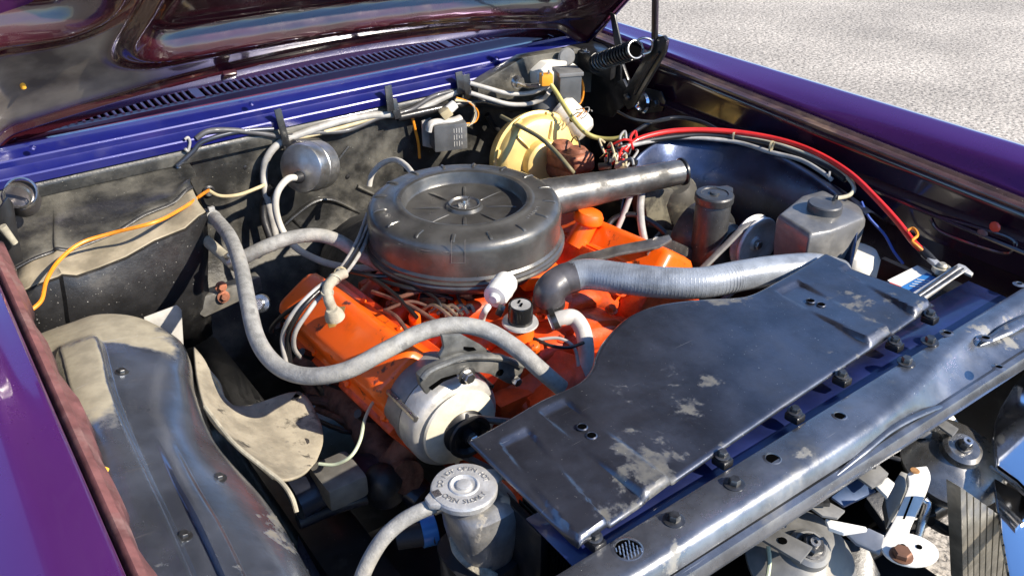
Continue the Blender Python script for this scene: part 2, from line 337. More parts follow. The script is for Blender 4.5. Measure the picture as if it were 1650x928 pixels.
# long raised bead and pressed oval on the inner right wall
obj('bead', tube([(.775, y, .845 + .02 * y) for y in (.1, .4, .7, 1.0, 1.15)], .009, 10, flat=.7), M('dark_plum', (0, 0, 0)), car)
ov = [at(*q, x=.772) for q in ((1500, 345), (1560, 362), (1625, 382), (1636, 398), (1622, 408), (1570, 394), (1515, 372), (1500, 352))]
obj('pressed_oval', tube(ov, .004, 8), M('dark_plum', (0, 0, 0)), car)
for q in ((1583, 376), (1603, 366)): obj('blob', lathe([(.0, .004), (.008, .003), (.011, 0)], at(*q, x=.77), (-1, 0, 0), 10), (flange_m if q[0] < 1590 else label_rd), car)
pl = [at(*q, x=.768) for q in ((1015, 168), (1040, 142), (1065, 148), (1072, 165), (1066, 180), (1030, 184))]
hp = obj('hinge_mount_plate', prism(pl, (.004, 0, 0)), black, car, bevel=.001)
obj('bolt', hexbolt(at(1057, 166, x=.767), (-1, 0, 0), .010, .009, .014), black, hp)
obj('seal_ring', lathe([(.026, 0), (.030, .006), (.026, .012), (.020, .012), (.016, .004)], at(1036, 165, x=.767), (-1, 0, .1), 24), chrome, hp)

# cowl: front lip, stepped top, vent grille
XS = [-.80 + i * .08 for i in range(21)]
def curve_y(x): return .105 + .05 * x - .02 * abs(x)
def xextr(prof, xs=XS): return grid([[Vector((x, *q)) for q in prof(x)] for x in xs])
obj('cowl_lip', xextr(lambda x: [(1.350, .918), (1.338, .920), (1.3375, .936), (1.3395, .939), (1.356, .949), (1.3585, .952), (1.359, .963), (1.361, .966), (1.378, .975), (1.381, .978), (1.382, .985), (1.392, .986)]), cowl_sky, car, solid=.0015, sharp=22, label='stepped lip along the top of the firewall, painted sky-reflection blue')
cowl = obj('cowl_panel', xextr(lambda x: [(1.392, .9855), (1.398, .976), (1.40 + curve_y(x) * .35, .979), (1.385 + curve_y(x) * .6, .985), (1.40 + curve_y(x) * .62, .986)]), maroon, car, solid=.002, label='cowl top in front of the vents, its shade painted maroon')
obj('cowl_panel', xextr(lambda x: [(1.452 + curve_y(x) * .62, .990), (1.50 + curve_y(x) * .62, .996), (1.75, 1.03), (2.2, 1.04)]), M('cowl_pink', (.36, .07, .10), .35, .3, .6, .2, 6), car, solid=.002)
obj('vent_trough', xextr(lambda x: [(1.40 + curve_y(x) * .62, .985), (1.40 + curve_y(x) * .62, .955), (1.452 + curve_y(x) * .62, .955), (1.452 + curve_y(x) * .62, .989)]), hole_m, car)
n = 0; x = -.66
while x < .74:
    gap = -.30 < x < -.285 or .365 < x < .40
    y0, y1 = 1.398 + curve_y(x) * .62, 1.455 + curve_y(x) * .62
    wd = .022 if gap else .0058
    obj('slat', hexa([(x, y0, .978), (x + wd, y0, .978), (x + wd, y1, .982), (x, y1, .982), (x, y0, .9875), (x + wd, y0, .9875), (x + wd, y1, .9925), (x, y1, .9925)]), M('cowl_pink', (0, 0, 0)), cowl, bevel=.001, seg=1)
    x += wd + .0102
for px, py in ((52, 239), (405, 168), (800, 95)):
    obj('bolt', lathe([(.006, 0), (.006, .002), (.0, .004)], at(px, py, y=1.35), (0, -.6, .8), 12), cowl_sky, car)

# firewall with pressed ledges and ridges
fw = obj('firewall', xextr(lambda x: [(1.348, .921), (1.344, .905), (1.346, .888), (1.362, .884), (1.365, .80), (1.366, .70), (1.35, .60), (1.25, .48), (1.2, .3)], [-.80 + i * .05 for i in range(33)]), firewall_m, car, solid=.003, label='dusty black steel firewall')
def ridge(P, r=.008, m=firewall_m, par=fw, flat=.6, name='pressed_ridge'):
    return obj(name, tube(P, r, 10, flat=flat, hint=(0, 0, 1)), m, par)
ridge(ptsy(1.362, (30, 372), (95, 352), (118, 342), (135, 338), (200, 312), (270, 285)), .007, firewall_m)
ridge(ptsy(1.366, (530, 275), (560, 235)), .009)
ridge(ptsy(1.362, (415, 405), (470, 350), (520, 320), (575, 340), (640, 380)), .010)
ridge(ptsy(1.362, (575, 300), (640, 330), (700, 350)), .008)
ridge(ptsy(1.364, (560, 450), (530, 420), (470, 350)), .010)
for q in ((70, 325), (133, 290), (210, 245), (560, 285), (395, 270)):
    obj('plug', lathe([(.006, 0), (.005, .002), (.002, .003), (0, .003)], at(*q, y=1.362), (0, -1, 0), 12), black, fw)
obj('grommet', lathe([(.011, 0), (.014, .003), (.010, .006), (.005, .004), (.0, .001)], at(336, 308, y=1.36), (0, -1, 0), 20), rubber, fw)
# black pressed side plate under the right end of the cowl
rb = [at(*q, y=1.31) for q in ((770, 135), (845, 92), (930, 78), (958, 84), (968, 118), (968, 150), (905, 150), (800, 168), (770, 165))]
obj('reinforcement_plate', prism(rb, (0, .035, 0)), firewall_m, fw, bevel=.006)
obj('cowl_corner', prism([at(*q, z=.965) for q in ((905, 72), (985, 100), (1000, 92), (960, 62), (915, 60))], (0, 0, -.05)), black, car, bevel=.004)
obj('screw', lathe([(.014, 0), (.014, .002), (.006, .004), (.006, .009), (0, .009)], at(942, 84, z=.967), (0, 0, 1), 14), steel, car)

# left wheelhouse
WL = [
 [(58, 562, .72), (105, 545, .72), (160, 535, .72), (228, 538, .72), (285, 566, .71), (300, 590, .70), (306, 620, .68)],
 [(62, 543, .800), (110, 521, .812), (160, 508, .82), (225, 513, .82), (284, 548, .808), (304, 578, .79), (310, 612, .75)],
 [(75, 590, .832), (130, 568, .84), (185, 560, .842), (240, 570, .836), (290, 600, .82), (312, 632, .79), (317, 655, .745)],
 [(100, 660, .85), (150, 652, .856), (210, 650, .852), (265, 665, .842), (315, 690, .82), (343, 712, .79), (350, 728, .74)],
 [(140, 760, .858), (195, 755, .862), (255, 756, .856), (315, 770, .845), (375, 788, .825), (420, 803, .79), (430, 818, .735)],
 [(175, 850, .862), (235, 846, .864), (300, 846, .858), (365, 856, .845), (430, 872, .82), (475, 888, .785), (485, 905, .73)],
 [(205, 940, .862), (272, 936, .864), (340, 936, .858), (410, 945, .842), (475, 956, .815), (515, 970, .78), (525, 992, .72)],
 [(245, 1060, .862), (318, 1056, .864), (392, 1056, .856), (462, 1062, .84), (526, 1075, .81), (562, 1090, .775), (574, 1112, .71)]]
rows = cgrid([[at(*q[:2], z=q[2]) for q in r_] for r_ in WL], 14, 16)
nr, nc = len(rows), len(rows[0])
def bumpf(t, c, w_): 
    d = abs(t - c) / w_; return 0 if d > 1 else (1 if d < .72 else .5 * (1 + math.cos(math.pi * (d - .72) / .28)))
for i in range(nr):
    for j in range(nc):
        u, v = i / (nr - 1), j / (nc - 1)
        k = bumpf(v, .17, .115) * min(1, max(0, (u - .24) / .035)) * .015 - bumpf(v, .05, .045) * min(1, max(0, (u - .24) / .05)) * .006
        k += bumpf(v, .43, .05) * min(1, max(0, (u - .50) / .2)) * .012
        k += .003 * math.sin(9 * u + 5 * v) * math.sin(13 * v + 2)
        rows[i][j] = rows[i][j] + Vector((0, 0, k))
    rows[i].append(rows[i][-1] + Vector((.008, -.004, -.10))); rows[i].append(rows[i][-1] + Vector((.01, 0, -.2)))
whl = obj('wheelhouse', grid(rows), wheelhouse_m, car, solid=.003, off=0, sharp=60, label='dusty black left inner wheelhouse panel with pressed ribs')
att = whl.data.attributes.new('wear', 'FLOAT', 'POINT'); ncol = nc + 2
for i in range(nr):
    for j in range(ncol):
        u, v = i / (nr - 1), min(1, j / (nc - 1)); f = lambda a, b, t: max(0, min(1, (t - a) / (b - a)))
        m_ = max(f(.29, .25, u) * f(.80, .45, v), f(.035, .01, v), .9 * f(.88, .97, v) * f(.25, .4, u), .8 * bumpf(v, .17, .10) * f(.24, .30, u) * f(.60, .40, u))
        att.data[i * ncol + j].value = m_
for k in range(9):
    p = rows[int(nr * (.32 + .07 * k))][int(nc * .93)]; obj('spot_weld', lathe([(.004, 0), (.003, .001), (0, .0008)], p + Vector((0, 0, .0015)), (.6, -.1, .8), 12), wheelhouse_m, whl)
for u_, v_ in ((.36, .34), (.55, .62), (.74, .30)):
    p = rows[int(nr * u_)][int(nc * v_)]; obj('bolt', hexbolt(p + Vector((0, 0, .001)), (.2, 0, 1), .006, .005, .010), bolt_m, whl)
# right wheelhouse
T = [(1385, 352, .855), (1345, 312, .868), (1290, 272, .874), (1220, 236, .878), (1150, 218, .88), (1085, 220, .878), (1040, 242, .868), (1012, 275, .84)]
rows = []
for q in T:
    t = at(q[0], q[1], z=q[2]); X = max(.78 - t.x, .02)
    rows.append([t + Vector((X, .03, -.06)), t + Vector((X * .5, .02, -.016)), t + Vector((.012, .004, -.002)), t + Vector((-.006, -.004, -.006)), t + Vector((-.03, -.022, -.045)), t + Vector((-.05, -.035, -.10)), t + Vector((-.055, -.04, -.2)), t + Vector((-.05, -.04, -.42))])
obj('wheelhouse', grid(cgrid(rows, 6, 6)), apron_m, car, solid=.003, off=0, sharp=60, label='glossy black right inner wheelhouse panel')

# radiator support beam across the front
def sup(x):
    t = (x + .45) / 1.1; tw = max(0, min(1, (x - .02) / .35)); tw = tw * tw * (3 - 2 * tw)
    yr = .012 + .022 * t; yc = -.036 + .040 * tw * max(0, min(1, (x + .1) / .5))
    yf = -.060 - .006 * t
    return [(yr + .002, .74), (yr + .001, .862), (yr - .002, .870), (yr - .008, .872), (yc + .006, .8735), (yc, .872), (yc - .006, .866), (yc - .012 - .010 * tw, .852), (yf + .018, .844), (yf + .012, .847), (yf + .005, .845), (yf, .836), (yf + .001, .827), (yf + .014, .823), (yf + .030, .812)]
sp = obj('radiator_support', xextr(sup, [-.62 + i * .02 for i in range(66)]), support_m, car, solid=.002, off=0, sharp=40, label='dark pressed steel radiator support beam across the front')
obj('pressed_ridge', tube([Vector((x, y, z)) for x, y, z in ((-.02, -.054, .845), (.05, -.050, .852), (.12, -.046, .856), (.2, -.050, .850), (.26, -.056, .840))], [.001, .005, .006, .005, .001], 10, flat=.5), support_m, sp)
obj('pressed_ridge', tube([Vector(q) for q in ((.39, -.012, .862), (.45, -.018, .868), (.52, -.02, .866), (.60, -.03, .858))], [.002, .011, .011, .006], 10, flat=.5), support_m, sp)
obj('support_ledge', xextr(lambda x: [(.115, .848), (.05, .848), (.012 + .02 * (x + .45), .846)], [-.375 + i * .04 for i in range(25)]), shadeband, sp, solid=.002, off=0)
for q in ((1086, 838), (1183, 780), (1498, 551), (1460, 584)):
    p = at(*q, z=.8735); b = obj('bolt', hexbolt(p, (0, 0, 1), .0075, .008, .013), bolt_m, sp)
for q in ((1245, 740, .0085), (1353, 671, .007), (1526, 537, .005), (1588, 545, .005), (1609, 592, .004), (1642, 458, .004)):
    p = at(q[0], q[1], z=.8725)
    obj('hole', lathe([(q[2], 0), (q[2], .0012), (0, .0012)], p, (0, 0, 1), 16), hole_m, sp)
    obj('hole_rim', lathe([(q[2], 0), (q[2] + .001, .0022), (q[2] + .003, .0012), (q[2] + .006, 0)], p, (0, 0, 1), 20), support_m, sp)
p = at(1012, 886, z=.8728)
obj('round_hole', lathe([(.0145, .0), (.0145, .001), (0, .001)], p, (0, 0, 1), 24), hole_m, sp)
for k in range(5):
    for j in range(4): obj('mesh_bar', tube([p + Vector((-.010 + k * .0048 - .001 * j, -.012 + j * .0055, .0015)), p + Vector((-.0075 + k * .0048 - .001 * j, -.0075 + j * .0055, .0022))], .0009, 5, smooth=False), steel, sp)
obj('hole_rim', lathe([(.0145, 0), (.0155, .002), (.018, .001), (.020, 0)], p, (0, 0, 1), 24), support_m, sp)
# lower structure that closes the bay
obj('frame_rail', box(-.50, -.40, -.1, 1.4, .36, .50), black, car, bevel=.01)
obj('frame_rail', box(.42, .52, .3, 1.4, .36, .50), black, car, bevel=.01)
obj('cross_member', box(-.46, .46, .42, .62, .28, .40), black, car, bevel=.02)
obj('side_shield', box(-.60, -.585, -.2, 1.3, .30, .66), black, car)
obj('side_shield', box(.585, .60, .3, 1.3, .30, .66), black, car)
obj('dark_fill_pan', box(-.60, .34, -.34, .25, .44, .455), black, car)  # black sheet added to darken the gap under the front beam
obj('dark_fill_back', box(-.40, .45, .035, .045, .42, .80), hole_m, car)  # plain black sheet added as dark backing below the support
obj('dark_fill_side', box(.62, .632, -.36, .30, .36, .80), black, car)  # black sheet added to fill the gap behind the horn with dark
obj('dark_fill_floor', box(-.585, -.10, .10, 1.22, .235, .245), black, car)  # black sheet added to darken the ground seen through the left of the bay
obj('front_valance', box(-.9, .9, -.40, -.38, .22, .42), black, car, bevel=.005)
# white inner apron piece behind the left wheelhouse
obj('apron_plate', prism([at(*q, y=1.02) for q in ((232, 512), (286, 492), (293, 500), (297, 570), (300, 600), (240, 560))], (0, .004, 0)), M('pale_apron', (.42, .41, .38), .5, .1, .1, .3, 14, dust=.3), car, bevel=.002)
sb = obj('cross_brace', prism([at(*q, y=1.12) for q in ((310, 500), (318, 482), (420, 446), (424, 468), (330, 512))], (0, .03, 0)), M('brace_grey', (.20, .195, .18), .4, .5, 0, .4, 30, dust=.4), car, bevel=.004)
obj('bolt', hexbolt(at(360, 478, y=1.115), (0, -1, .2), .008, .008, .013), mcrust, sb)
obj('bolt', hexbolt(at(356, 462, y=1.115), (0, -1, .2), .008, .008, .012), mcrust, sb)

# ================================================================== hood
HA = R(44); HN = Vector((0, -math.sin(HA), -math.cos(HA))); HS = Vector((0, -math.cos(HA), math.sin(HA)))
def hp_(x, s, d=0.): return Vector((x, 1.40, 1.0)) + HS * s + HN * d
hood = empty('hood', (0, 1.40, 1.0), 'raised dark purple hood seen from its underside with pressed ribs', 'hood')
def rr(x, s, x0, x1, s0, s1, r):
    cx, cy = (x0 + x1) / 2, (s0 + s1) / 2; qx, qy = abs(x - cx) - (x1 - x0) / 2 + r, abs(s - cy) - (s1 - s0) / 2 + r
    return math.hypot(max(qx, 0), max(qy, 0)) + min(max(qx, qy), 0) - r
def hd(x, s):
    sh = .10 * (s - .1)
    sk = s + .075 * (x - .1)
    d = min(rr(x - .25 * (s - .15) * (1 if x < .1 else 0), sk, -.47, .68, .135, .62, .10), rr(x - .2 * (s - .35), sk, -.80, -.515, .30, .75, .08))
    v = 0
    def sm(a, b, t): t = max(0, min(1, (t - a) / (b - a))); return t * t * (3 - 2 * t)
    v -= .035 * sm(.0, -.035, d)
    v += .014 * math.exp(-((d - .016) / .013) ** 2) + .008 * math.exp(-((d - .055) / .010) ** 2)
    v += .004 * math.exp(-((d + .05) / .012) ** 2)
    v += .012 * math.exp(-((s - .012) / .008) ** 2)
    ex = abs(x) - .66
    if ex > 0: v += .055 * sm(0, .12, ex)
    return v
xs = [-.76 + i * 1.52 / 230 for i in range(231)]; ss = [-.03 + i * .72 / 110 for i in range(111)] + [.75, .85, 1.0, 1.15, 1.3, 1.42]
def rear(x): return max(-.03, .03 + .105 * (1 - (x / .62) ** 2))
G = [[hp_(x, s + rear(x) * max(0, 1 - (s + .03) / .40), hd(x, s)) for x in xs] for s in ss]
hip = obj('inner_panel', grid(G), hood_m, hood, sharp=70, label='dark glossy maroon underside panel with raised ribs')
obj('outer_skin', grid([[hp_(x, s, -.05 + .07 * (abs(x) / .78) ** 6) for x in [-.78 + i * .06 for i in range(27)]] for s in (.16, .3, .6, .9, 1.2, 1.44)]), paint, hood, solid=.002, off=0)
for s_ in (-1, 1):
    obj('side_flange', grid([[hp_(.755 * s_, s, .06), hp_(.775 * s_, s, .055), hp_(.785 * s_, s, .03), hp_(.782 * s_, s, -.03)] for s in (-.06, .3, .7, 1.1, 1.44)]), M('hood_edge', (.03, .006, .05), .25, .3, 1, .2, 6), hood, solid=.003, off=0)
obj('rear_flange', grid([[hp_(x, -.03 + rear(x), hd(x, -.03)), hp_(x, -.05 + rear(x), .0), hp_(x, -.06 + rear(x), -.05)] for x in xs[::5]]), hood_m, hood)
obj('stop_pin', cyl(at(30, 118, y=1.26), at(38, 142, y=1.27), .006, .005, 10), brownclip, hood)
obj('latch_bump', obox(hp_(-.26, .12, .02), (.03, .03, .012), (Vector((1, 0, 0)), HS, HN)), hood_m, hood, bevel=.004)

# dust lying in the left corner of the hood underside, kept as a wear mask on the mesh
def corner_mask(x, s):
    sk = s + .075 * (x - .1)
    d = min(rr(x - .25 * (s - .15) * (1 if x < .1 else 0), sk, -.47, .68, .135, .62, .10), rr(x - .2 * (s - .35), sk, -.80, -.515, .30, .75, .08))
    f = lambda a, b, t: max(0, min(1, (t - a) / (b - a)))
    return f(.05, .075, d) * f(.03, .06, s) * f(-.36, -.44, x)
att = hip.data.attributes.new('wear', 'FLOAT', 'POINT')
for i, s in enumerate(ss):
    for j, x in enumerate(xs): att.data[i * len(xs) + j].value = corner_mask(x, s)
t = hood_m.node_tree; b = t.nodes['Principled BSDF']
an = t.nodes.new('ShaderNodeAttribute'); an.attribute_name = 'wear'
no = t.nodes.new('ShaderNodeTexNoise'); no.inputs['Scale'].default_value = 9; no.inputs['Detail'].default_value = 8
tcn = t.nodes.new('ShaderNodeTexCoord'); t.links.new(tcn.outputs['Object'], no.inputs['Vector'])
rp = t.nodes.new('ShaderNodeValToRGB'); rp.color_ramp.elements[0].position = .35; rp.color_ramp.elements[0].color = (.06, .05, .04, 1); rp.color_ramp.elements[1].position = .65; rp.color_ramp.elements[1].color = (.27, .235, .185, 1)
t.links.new(no.outputs[0], rp.inputs[0])
for sock, val in (('Base Color', rp.outputs[0]), ('Roughness', .6), ('Coat Weight', .05)):
    old = b.inputs[sock].links[0].from_socket if b.inputs[sock].links else None
    mx = t.nodes.new('ShaderNodeMix'); mx.data_type = 'RGBA' if sock == 'Base Color' else 'FLOAT'
    t.links.new(an.outputs['Fac'], mx.inputs['Factor'])
    if old: t.links.new(old, mx.inputs['A'])
    else: mx.inputs['A'].default_value = b.inputs[sock].default_value
    if hasattr(val, 'links'): t.links.new(val, mx.inputs['B'])
    else: mx.inputs['B'].default_value = val
    t.links.new(mx.outputs['Result'], b.inputs[sock])

# ================================================================== engine
eng = empty('engine', (0, .70, .45), 'orange painted V8 engine block with heads and intake under the air cleaner', 'engine')
obj('block', box(-.17, .17, .46, .98, .42, .70), orange_cast, eng, bevel=.012)
for s in (-1, 1):
    u = Vector((s * .83, 0, -.56)).normalized(); v = Vector((0, 1, -.09)).normalized(); w_ = Vector((s * .56, 0, .83)).normalized()
    hd_c = Vector((s * .262, .735, .685))
    obj('cylinder_head', obox(hd_c, (.16, .46, .10), (u, v, w_)), orange_cast, eng, bevel=.008)
    # valve cover: lofted lid on a flange
    def ring(k, h, yy=.43):
        c = hd_c + w_ * (.052 + h); c.y = .735
        a, b = .064 - k, yy / 2 - k; r = .018; out = []
        for sx, sy, t0 in ((1, 1, 0), (-1, 1, 90), (-1, -1, 180), (1, -1, 270)):
            for q in range(5):
                t = R(t0 + q * 22.5); out.append(c + u * (sx * (a - r) + r * math.cos(t)) + v * (sy * (b - r) + r * math.sin(t)))
        return out
    L_ = [ring(-.004, -.004), ring(-.004, .002), ring(.004, .004), ring(.007, .010), ring(.013, .048), ring(.019, .057), ring(.030, .060)]
    V = [p for l in L_ for p in l]; n = 20
    F = [(i * n + q, i * n + (q + 1) % n, (i + 1) * n + (q + 1) % n, (i + 1) * n + q) for i in range(len(L_) - 1) for q in range(n)] + [tuple((len(L_) - 1) * n + q for q in range(n))]
    vc = obj('valve_cover', (V, F), orange, eng, sharp=50, label='bright orange valve cover')
    gk = [ring(-.007, -.007), ring(-.007, -.004)]
    obj('gasket', ([p for l in gk for p in l], [(q, (q + 1) % 20, 20 + (q + 1) % 20, 20 + q) for q in range(20)] + [tuple(range(20, 40))]), hole_m, vc)
    for q in (-.20, -.07, .07, .20):
        for e in (-1, 1): obj('bolt', hexbolt(hd_c + v * q + w_ * .053 + u * (e * .0655), w_, .006, .006), orange, vc)
    if s > 0:
        c = at(945, 362, z=.80)
        obj('filler_neck', lathe([(.024, -.05), (.022, .006), (.026, .008)], c, w_, 20), orange, vc)
        obj('filler_cap', lathe([(.027, .006), (.031, .010), (.031, .022), (.026, .030), (.014, .034), (0, .034)], c, (.2, -.1, 1), 24), orange, vc)
    obj('exhaust_manifold', tube([Vector((s * .33, y, .60 - .02 * math.sin(y * 25))) for y in (.5, .58, .66, .74, .82, .9)], [.03, .036, .03, .036, .03, .036], 12), rust, eng)
    for q in range(4):
        y = .54 + q * .11
        obj('exhaust_port', cyl((s * .28, y, .66), (s * .335, y, .60), .024, .026, 12), rust, eng)
        obj('spark_plug_boot', tube([(s * .31, y + .05, .66), (s * .345, y + .05, .675), (s * .37, y + .045, .70)], .008, 8), wire_b, eng)
im = obj('intake_manifold', prism([Vector((x, .50, z)) for x, z in ((-.19, .69), (-.12, .745), (-.05, .765), (.05, .765), (.12, .745), (.19, .69), (.12, .66), (-.12, .66))], (0, .44, 0)), orange_cast, eng, bevel=.008)
for s in (-1, 1):
    for y in (.57, .66, .78, .88):
        obj('runner', tube([(s * .04, y, .765), (s * .10, y, .762), (s * .155, y + .01, .735), (s * .20, y + .01, .70)], [.026, .024, .024, .026], 12, flat=.8), orange_cast, im)
        obj('bolt', hexbolt((s * .172, y + .045, .718), (s * .5, 0, .85), .008, .008, .012), orange_cast, im)
obj('water_crossover', tube([(-.16, .53, .69), (-.08, .515, .715), (.0, .51, .725), (.10, .515, .715), (.17, .53, .69)], [.024, .026, .03, .026, .024], 14), orange_cast, im)
u, v, w_ = Vector((1, 0, 0)), Vector((0, 1, 0)), Vector((0, 0, 1))
obj('cast_lug', obox(at(870, 445, z=.795), (.10, .05, .03), frame((.25, -.2, 1), (0, 1, 0))), orange, im, bevel=.006)
obj('carburettor', join(box(-.075, .065, .72, .90, .765, .80), lathe([(.062, 0), (.062, .035), (.055, .04)], (-.006, .81, .785), (0, 0, 1), 24)), M('carb_zinc', (.22, .2, .17), .5, .6, 0, .3, 30, dust=.3), eng, bevel=.004)
for k in range(5):
    obj('linkage_rod', tube(pts((680 + k * 12, 500 + k * 3, .785), (700 + k * 14, 492, .80), (728 + k * 9, 512 - k * 2, .79)), .0035, 6), M('link_metal', (.3, .22, .15), .45, .7, 0, .3, 40), im)
for q, r_ in (((742, 492), .012), ((700, 505), .010), ((668, 512), .011), ((690, 525), .009), ((860, 560), .011)):
    obj('cast_boss', lathe([(r_, -.03), (r_, .006), (r_ * .7, .010), (0, .010)], at(*q, z=.775), (-.2, -.3, 1), 10), orange, im, bevel=.001)
for q in ((600, 470, 720, 530), (640, 480, 740, 470), (620, 500, 660, 540)):
    obj('fuel_line', tube(pts((q[0], q[1], .79), ((q[0] + q[2]) / 2, (q[1] + q[3]) / 2 - 8, .80), (q[2], q[3], .785)), .004, 8), rust, im)
obj('timing_cover', box(-.12, .12, .40, .47, .42, .70), orange_cast, eng, bevel=.02)
obj('water_pump', join(lathe([(.07, 0), (.07, .05), (.05, .06), (.045, .12)], (.0, .46, .62), (0, -1, 0), 24), tube([(.02, .42, .62), (-.06, .42, .66), (-.10, .43, .71)], .03, 12)), orange_cast, eng)
th = obj('thermostat_housing', lathe([(.045, -.06), (.042, -.01), (.036, 0), (.033, .03)], at(886, 492, z=.775), (.2, -.25, 1), 24), orange_cast, eng)
for q in ((905, 520), (868, 512)): obj('bolt', hexbolt(at(*q, z=.785), (0, 0, 1), .007, .007, .011), orange_cast, th)
obj('distributor_drive', lathe([(.022, -.10), (.022, .0), (.019, .004)], at(840, 525, z=.80), (0, 0, 1), 20), orange, eng, label='bright orange upright casting below the black sender')
obj('lower_bracket', prism(pts((790, 560, .74), (850, 548, .75), (930, 570, .74), (960, 640, .70), (850, 660, .68), (780, 620, .70)), (0, 0, -.05)), orange_cast, eng, bevel=.006)
obj('crank_pulley', lathe([(.085, 0), (.085, .012), (.07, .02), (.085, .028), (.085, .04), (.02, .04)], (0, .40, .50), (0, -1, 0), 32), M('link_metal', (0, 0, 0)), eng)
obj('oil_pan', box(-.14, .14, .5, 1.0, .24, .42), black, eng, bevel=.02)
obj('bell_housing', lathe([(.20, 0), (.17, .2), (.13, .3)], (0, .98, .56), (0, 1, .0), 24), M('bell_grey', (.05, .05, .05), .6, .4, 0, .3), eng)

# ================================================================== air cleaner
ac0 = Vector((-.006, .809, .0)); AZ = Vector((0, 0, 1))
ac = empty('air_cleaner', (ac0.x, ac0.y, .80), 'large round black air cleaner with recessed lid and side snorkel on the engine', 'air cleaner')
obj('lid', lathe([(.1895, .826), (.1895, .833), (.186, .838), (.187, .880), (.1865, .890), (.183, .898), (.176, .9035), (.168, .906), (.160, .9065), (.137, .9075), (.133, .9095), (.129, .9115), (.124, .9115), (.120, .910), (.118, .905), (.116, .893), (.113, .888), (.106, .8865), (.06, .887), (.036, .889), (.033, .895), (.030, .8955), (.026, .893), (.020, .884), (.012, .880), (0, .880)], ac0, AZ, 96), acm, ac, sharp=30, label='black pressed steel lid with recessed centre')
obj('base', lathe([(.10, .79), (.17, .795), (.186, .803), (.193, .812), (.1945, .818), (.1925, .822), (.1945, .826), (.190, .829), (.185, .829)], ac0, AZ, 96), acm, ac, sharp=25)
wn = obj('wing_nut', lathe([(.006, .880), (.006, .892), (.003, .902), (0, .903)], ac0, AZ, 12), steel, ac)
for s in (-1, 1): obj('wing', prism([ac0 + Vector((s * .003, s * .001, .886)), ac0 + Vector((s * .016, s * .005, .896)), ac0 + Vector((s * .017, s * .005, .904)), ac0 + Vector((s * .010, s * .003, .902)), ac0 + Vector((s * .003, s * .001, .895))], (-.0006, .002, 0)), steel, wn, bevel=.0006)
obj('nut_cup', lathe([(.029, .894), (.0305, .897), (.029, .898), (.021, .887), (.012, .8815), (.004, .8812)], ac0, AZ, 32), acsilver, ac)
for k in range(8):
    t = R(45 * k + 12); d = Vector((math.cos(t), math.sin(t), 0)); obj('rib', tube([ac0 + d * .040 + AZ * .8865, ac0 + d * .05 + AZ * .8885, ac0 + d * .09 + AZ * .8880, ac0 + d * .103 + AZ * .8855], [.002, .0032, .0032, .0015], 8, flat=.5), acm, ac)
for k in range(16):
    t = R(22.5 * k + 5); d = Vector((math.cos(t), math.sin(t), 0)); obj('tab', tube([ac0 + d * .150 + AZ * .905, ac0 + d * .156 + AZ * .9075, ac0 + d * .170 + AZ * .9065, ac0 + d * .176 + AZ * .903], .0034, 8, flat=.6), acm, ac)
e = []
for k, ch in enumerate('(FRONT)'):
    t = R(-80 + 0 + k * 2.6); t = R(-71.5 + k * 3.2); d = Vector((math.cos(t), math.sin(t), 0)); tt = Vector((-d.y, d.x, 0))
    e.append(place(letters(ch, .0085, .0006), ac0 + d * .146 + AZ * .9073, tt, -d, AZ))
    e[-1] = place(letters(ch, .0085, .0006), ac0 + d * .146 + AZ * .9073, tt, -d, AZ)
obj('stamped_lettering', join(*e), stampm, ac, flat=True)
# faint outline of a removed label on the side
def sidept(px, py):
    d0 = at(px, py, z=.86) - CAM; d0.normalize(); o = CAM - Vector((ac0.x, ac0.y, 0)); a = d0.x ** 2 + d0.y ** 2; b = o.x * d0.x + o.y * d0.y; c = o.x ** 2 + o.y ** 2 - .1874 ** 2
    t = (-b - math.sqrt(max(0, b * b - a * c))) / a; return CAM + d0 * t
for P in (((727, 387), (727, 424), (749, 424), (749, 387)), ((642, 393), (685, 404), (727, 407)), ((650, 418), (727, 425))):
    obj('label_trace', tube([sidept(*q) for q in P], .0005, 5, smooth=False), stampm, ac)
s0, s1 = at(890, 318, z=.862), at(1098, 277, z=.868)
dd = (s1 - s0); snk = obj('snorkel', tube([s0 - dd * .12, s0, s0 + dd * .35, s0 + dd * .7, s1], [.040, .040, .034, .029, .0265], 24, flat=1.), acsilver, ac, sharp=60, label='worn bare metal snorkel tube')
obj('snorkel_lip', lathe([(.0265, -.004), (.030, 0), (.030, .004), (.024, .004), (.023, -.02), (0, -.02)], s1, dd, 28), black, snk)

# ================================================================== hoses
def hose(name, P, r, m, label, cat='hose', group=None, n=14, **k):
    return single(name, tube(P, r, n, 8), m, label, cat, group, **k)
def hoseclamp(par, p, d, r, m=steel):
    obj('clamp', lathe([(r, -.005), (r + .0018, -.005), (r + .0018, .005), (r, .005)], p, d, 22, closed=True), m, par)
    u, v, a = frame(d); obj('clamp_screw', obox(Vector(p) + v * (r + .005), (.012, .008, .010), (u, v, a)), m, par, bevel=.001)
def hosething(name, P, r, m, label, n=16, clamps=(), cm=steel, cat='hose', res=8):
    C = crv(P, res); e_ = empty(name, C[len(C) // 2], label, cat); obj('tube', tube(P, r, n, res), m, e_)
    rr_ = r if not hasattr(r, '__len__') else r[0]
    for t in clamps:
        i = int(t * (len(C) - 1)); i0, i1 = max(i - 1, 0), min(i + 1, len(C) - 1); hoseclamp(e_, C[i], C[i1] - C[i0], (r[0] if t < .5 else r[-1]) if hasattr(r, '__len__') else r, cm)
    return e_
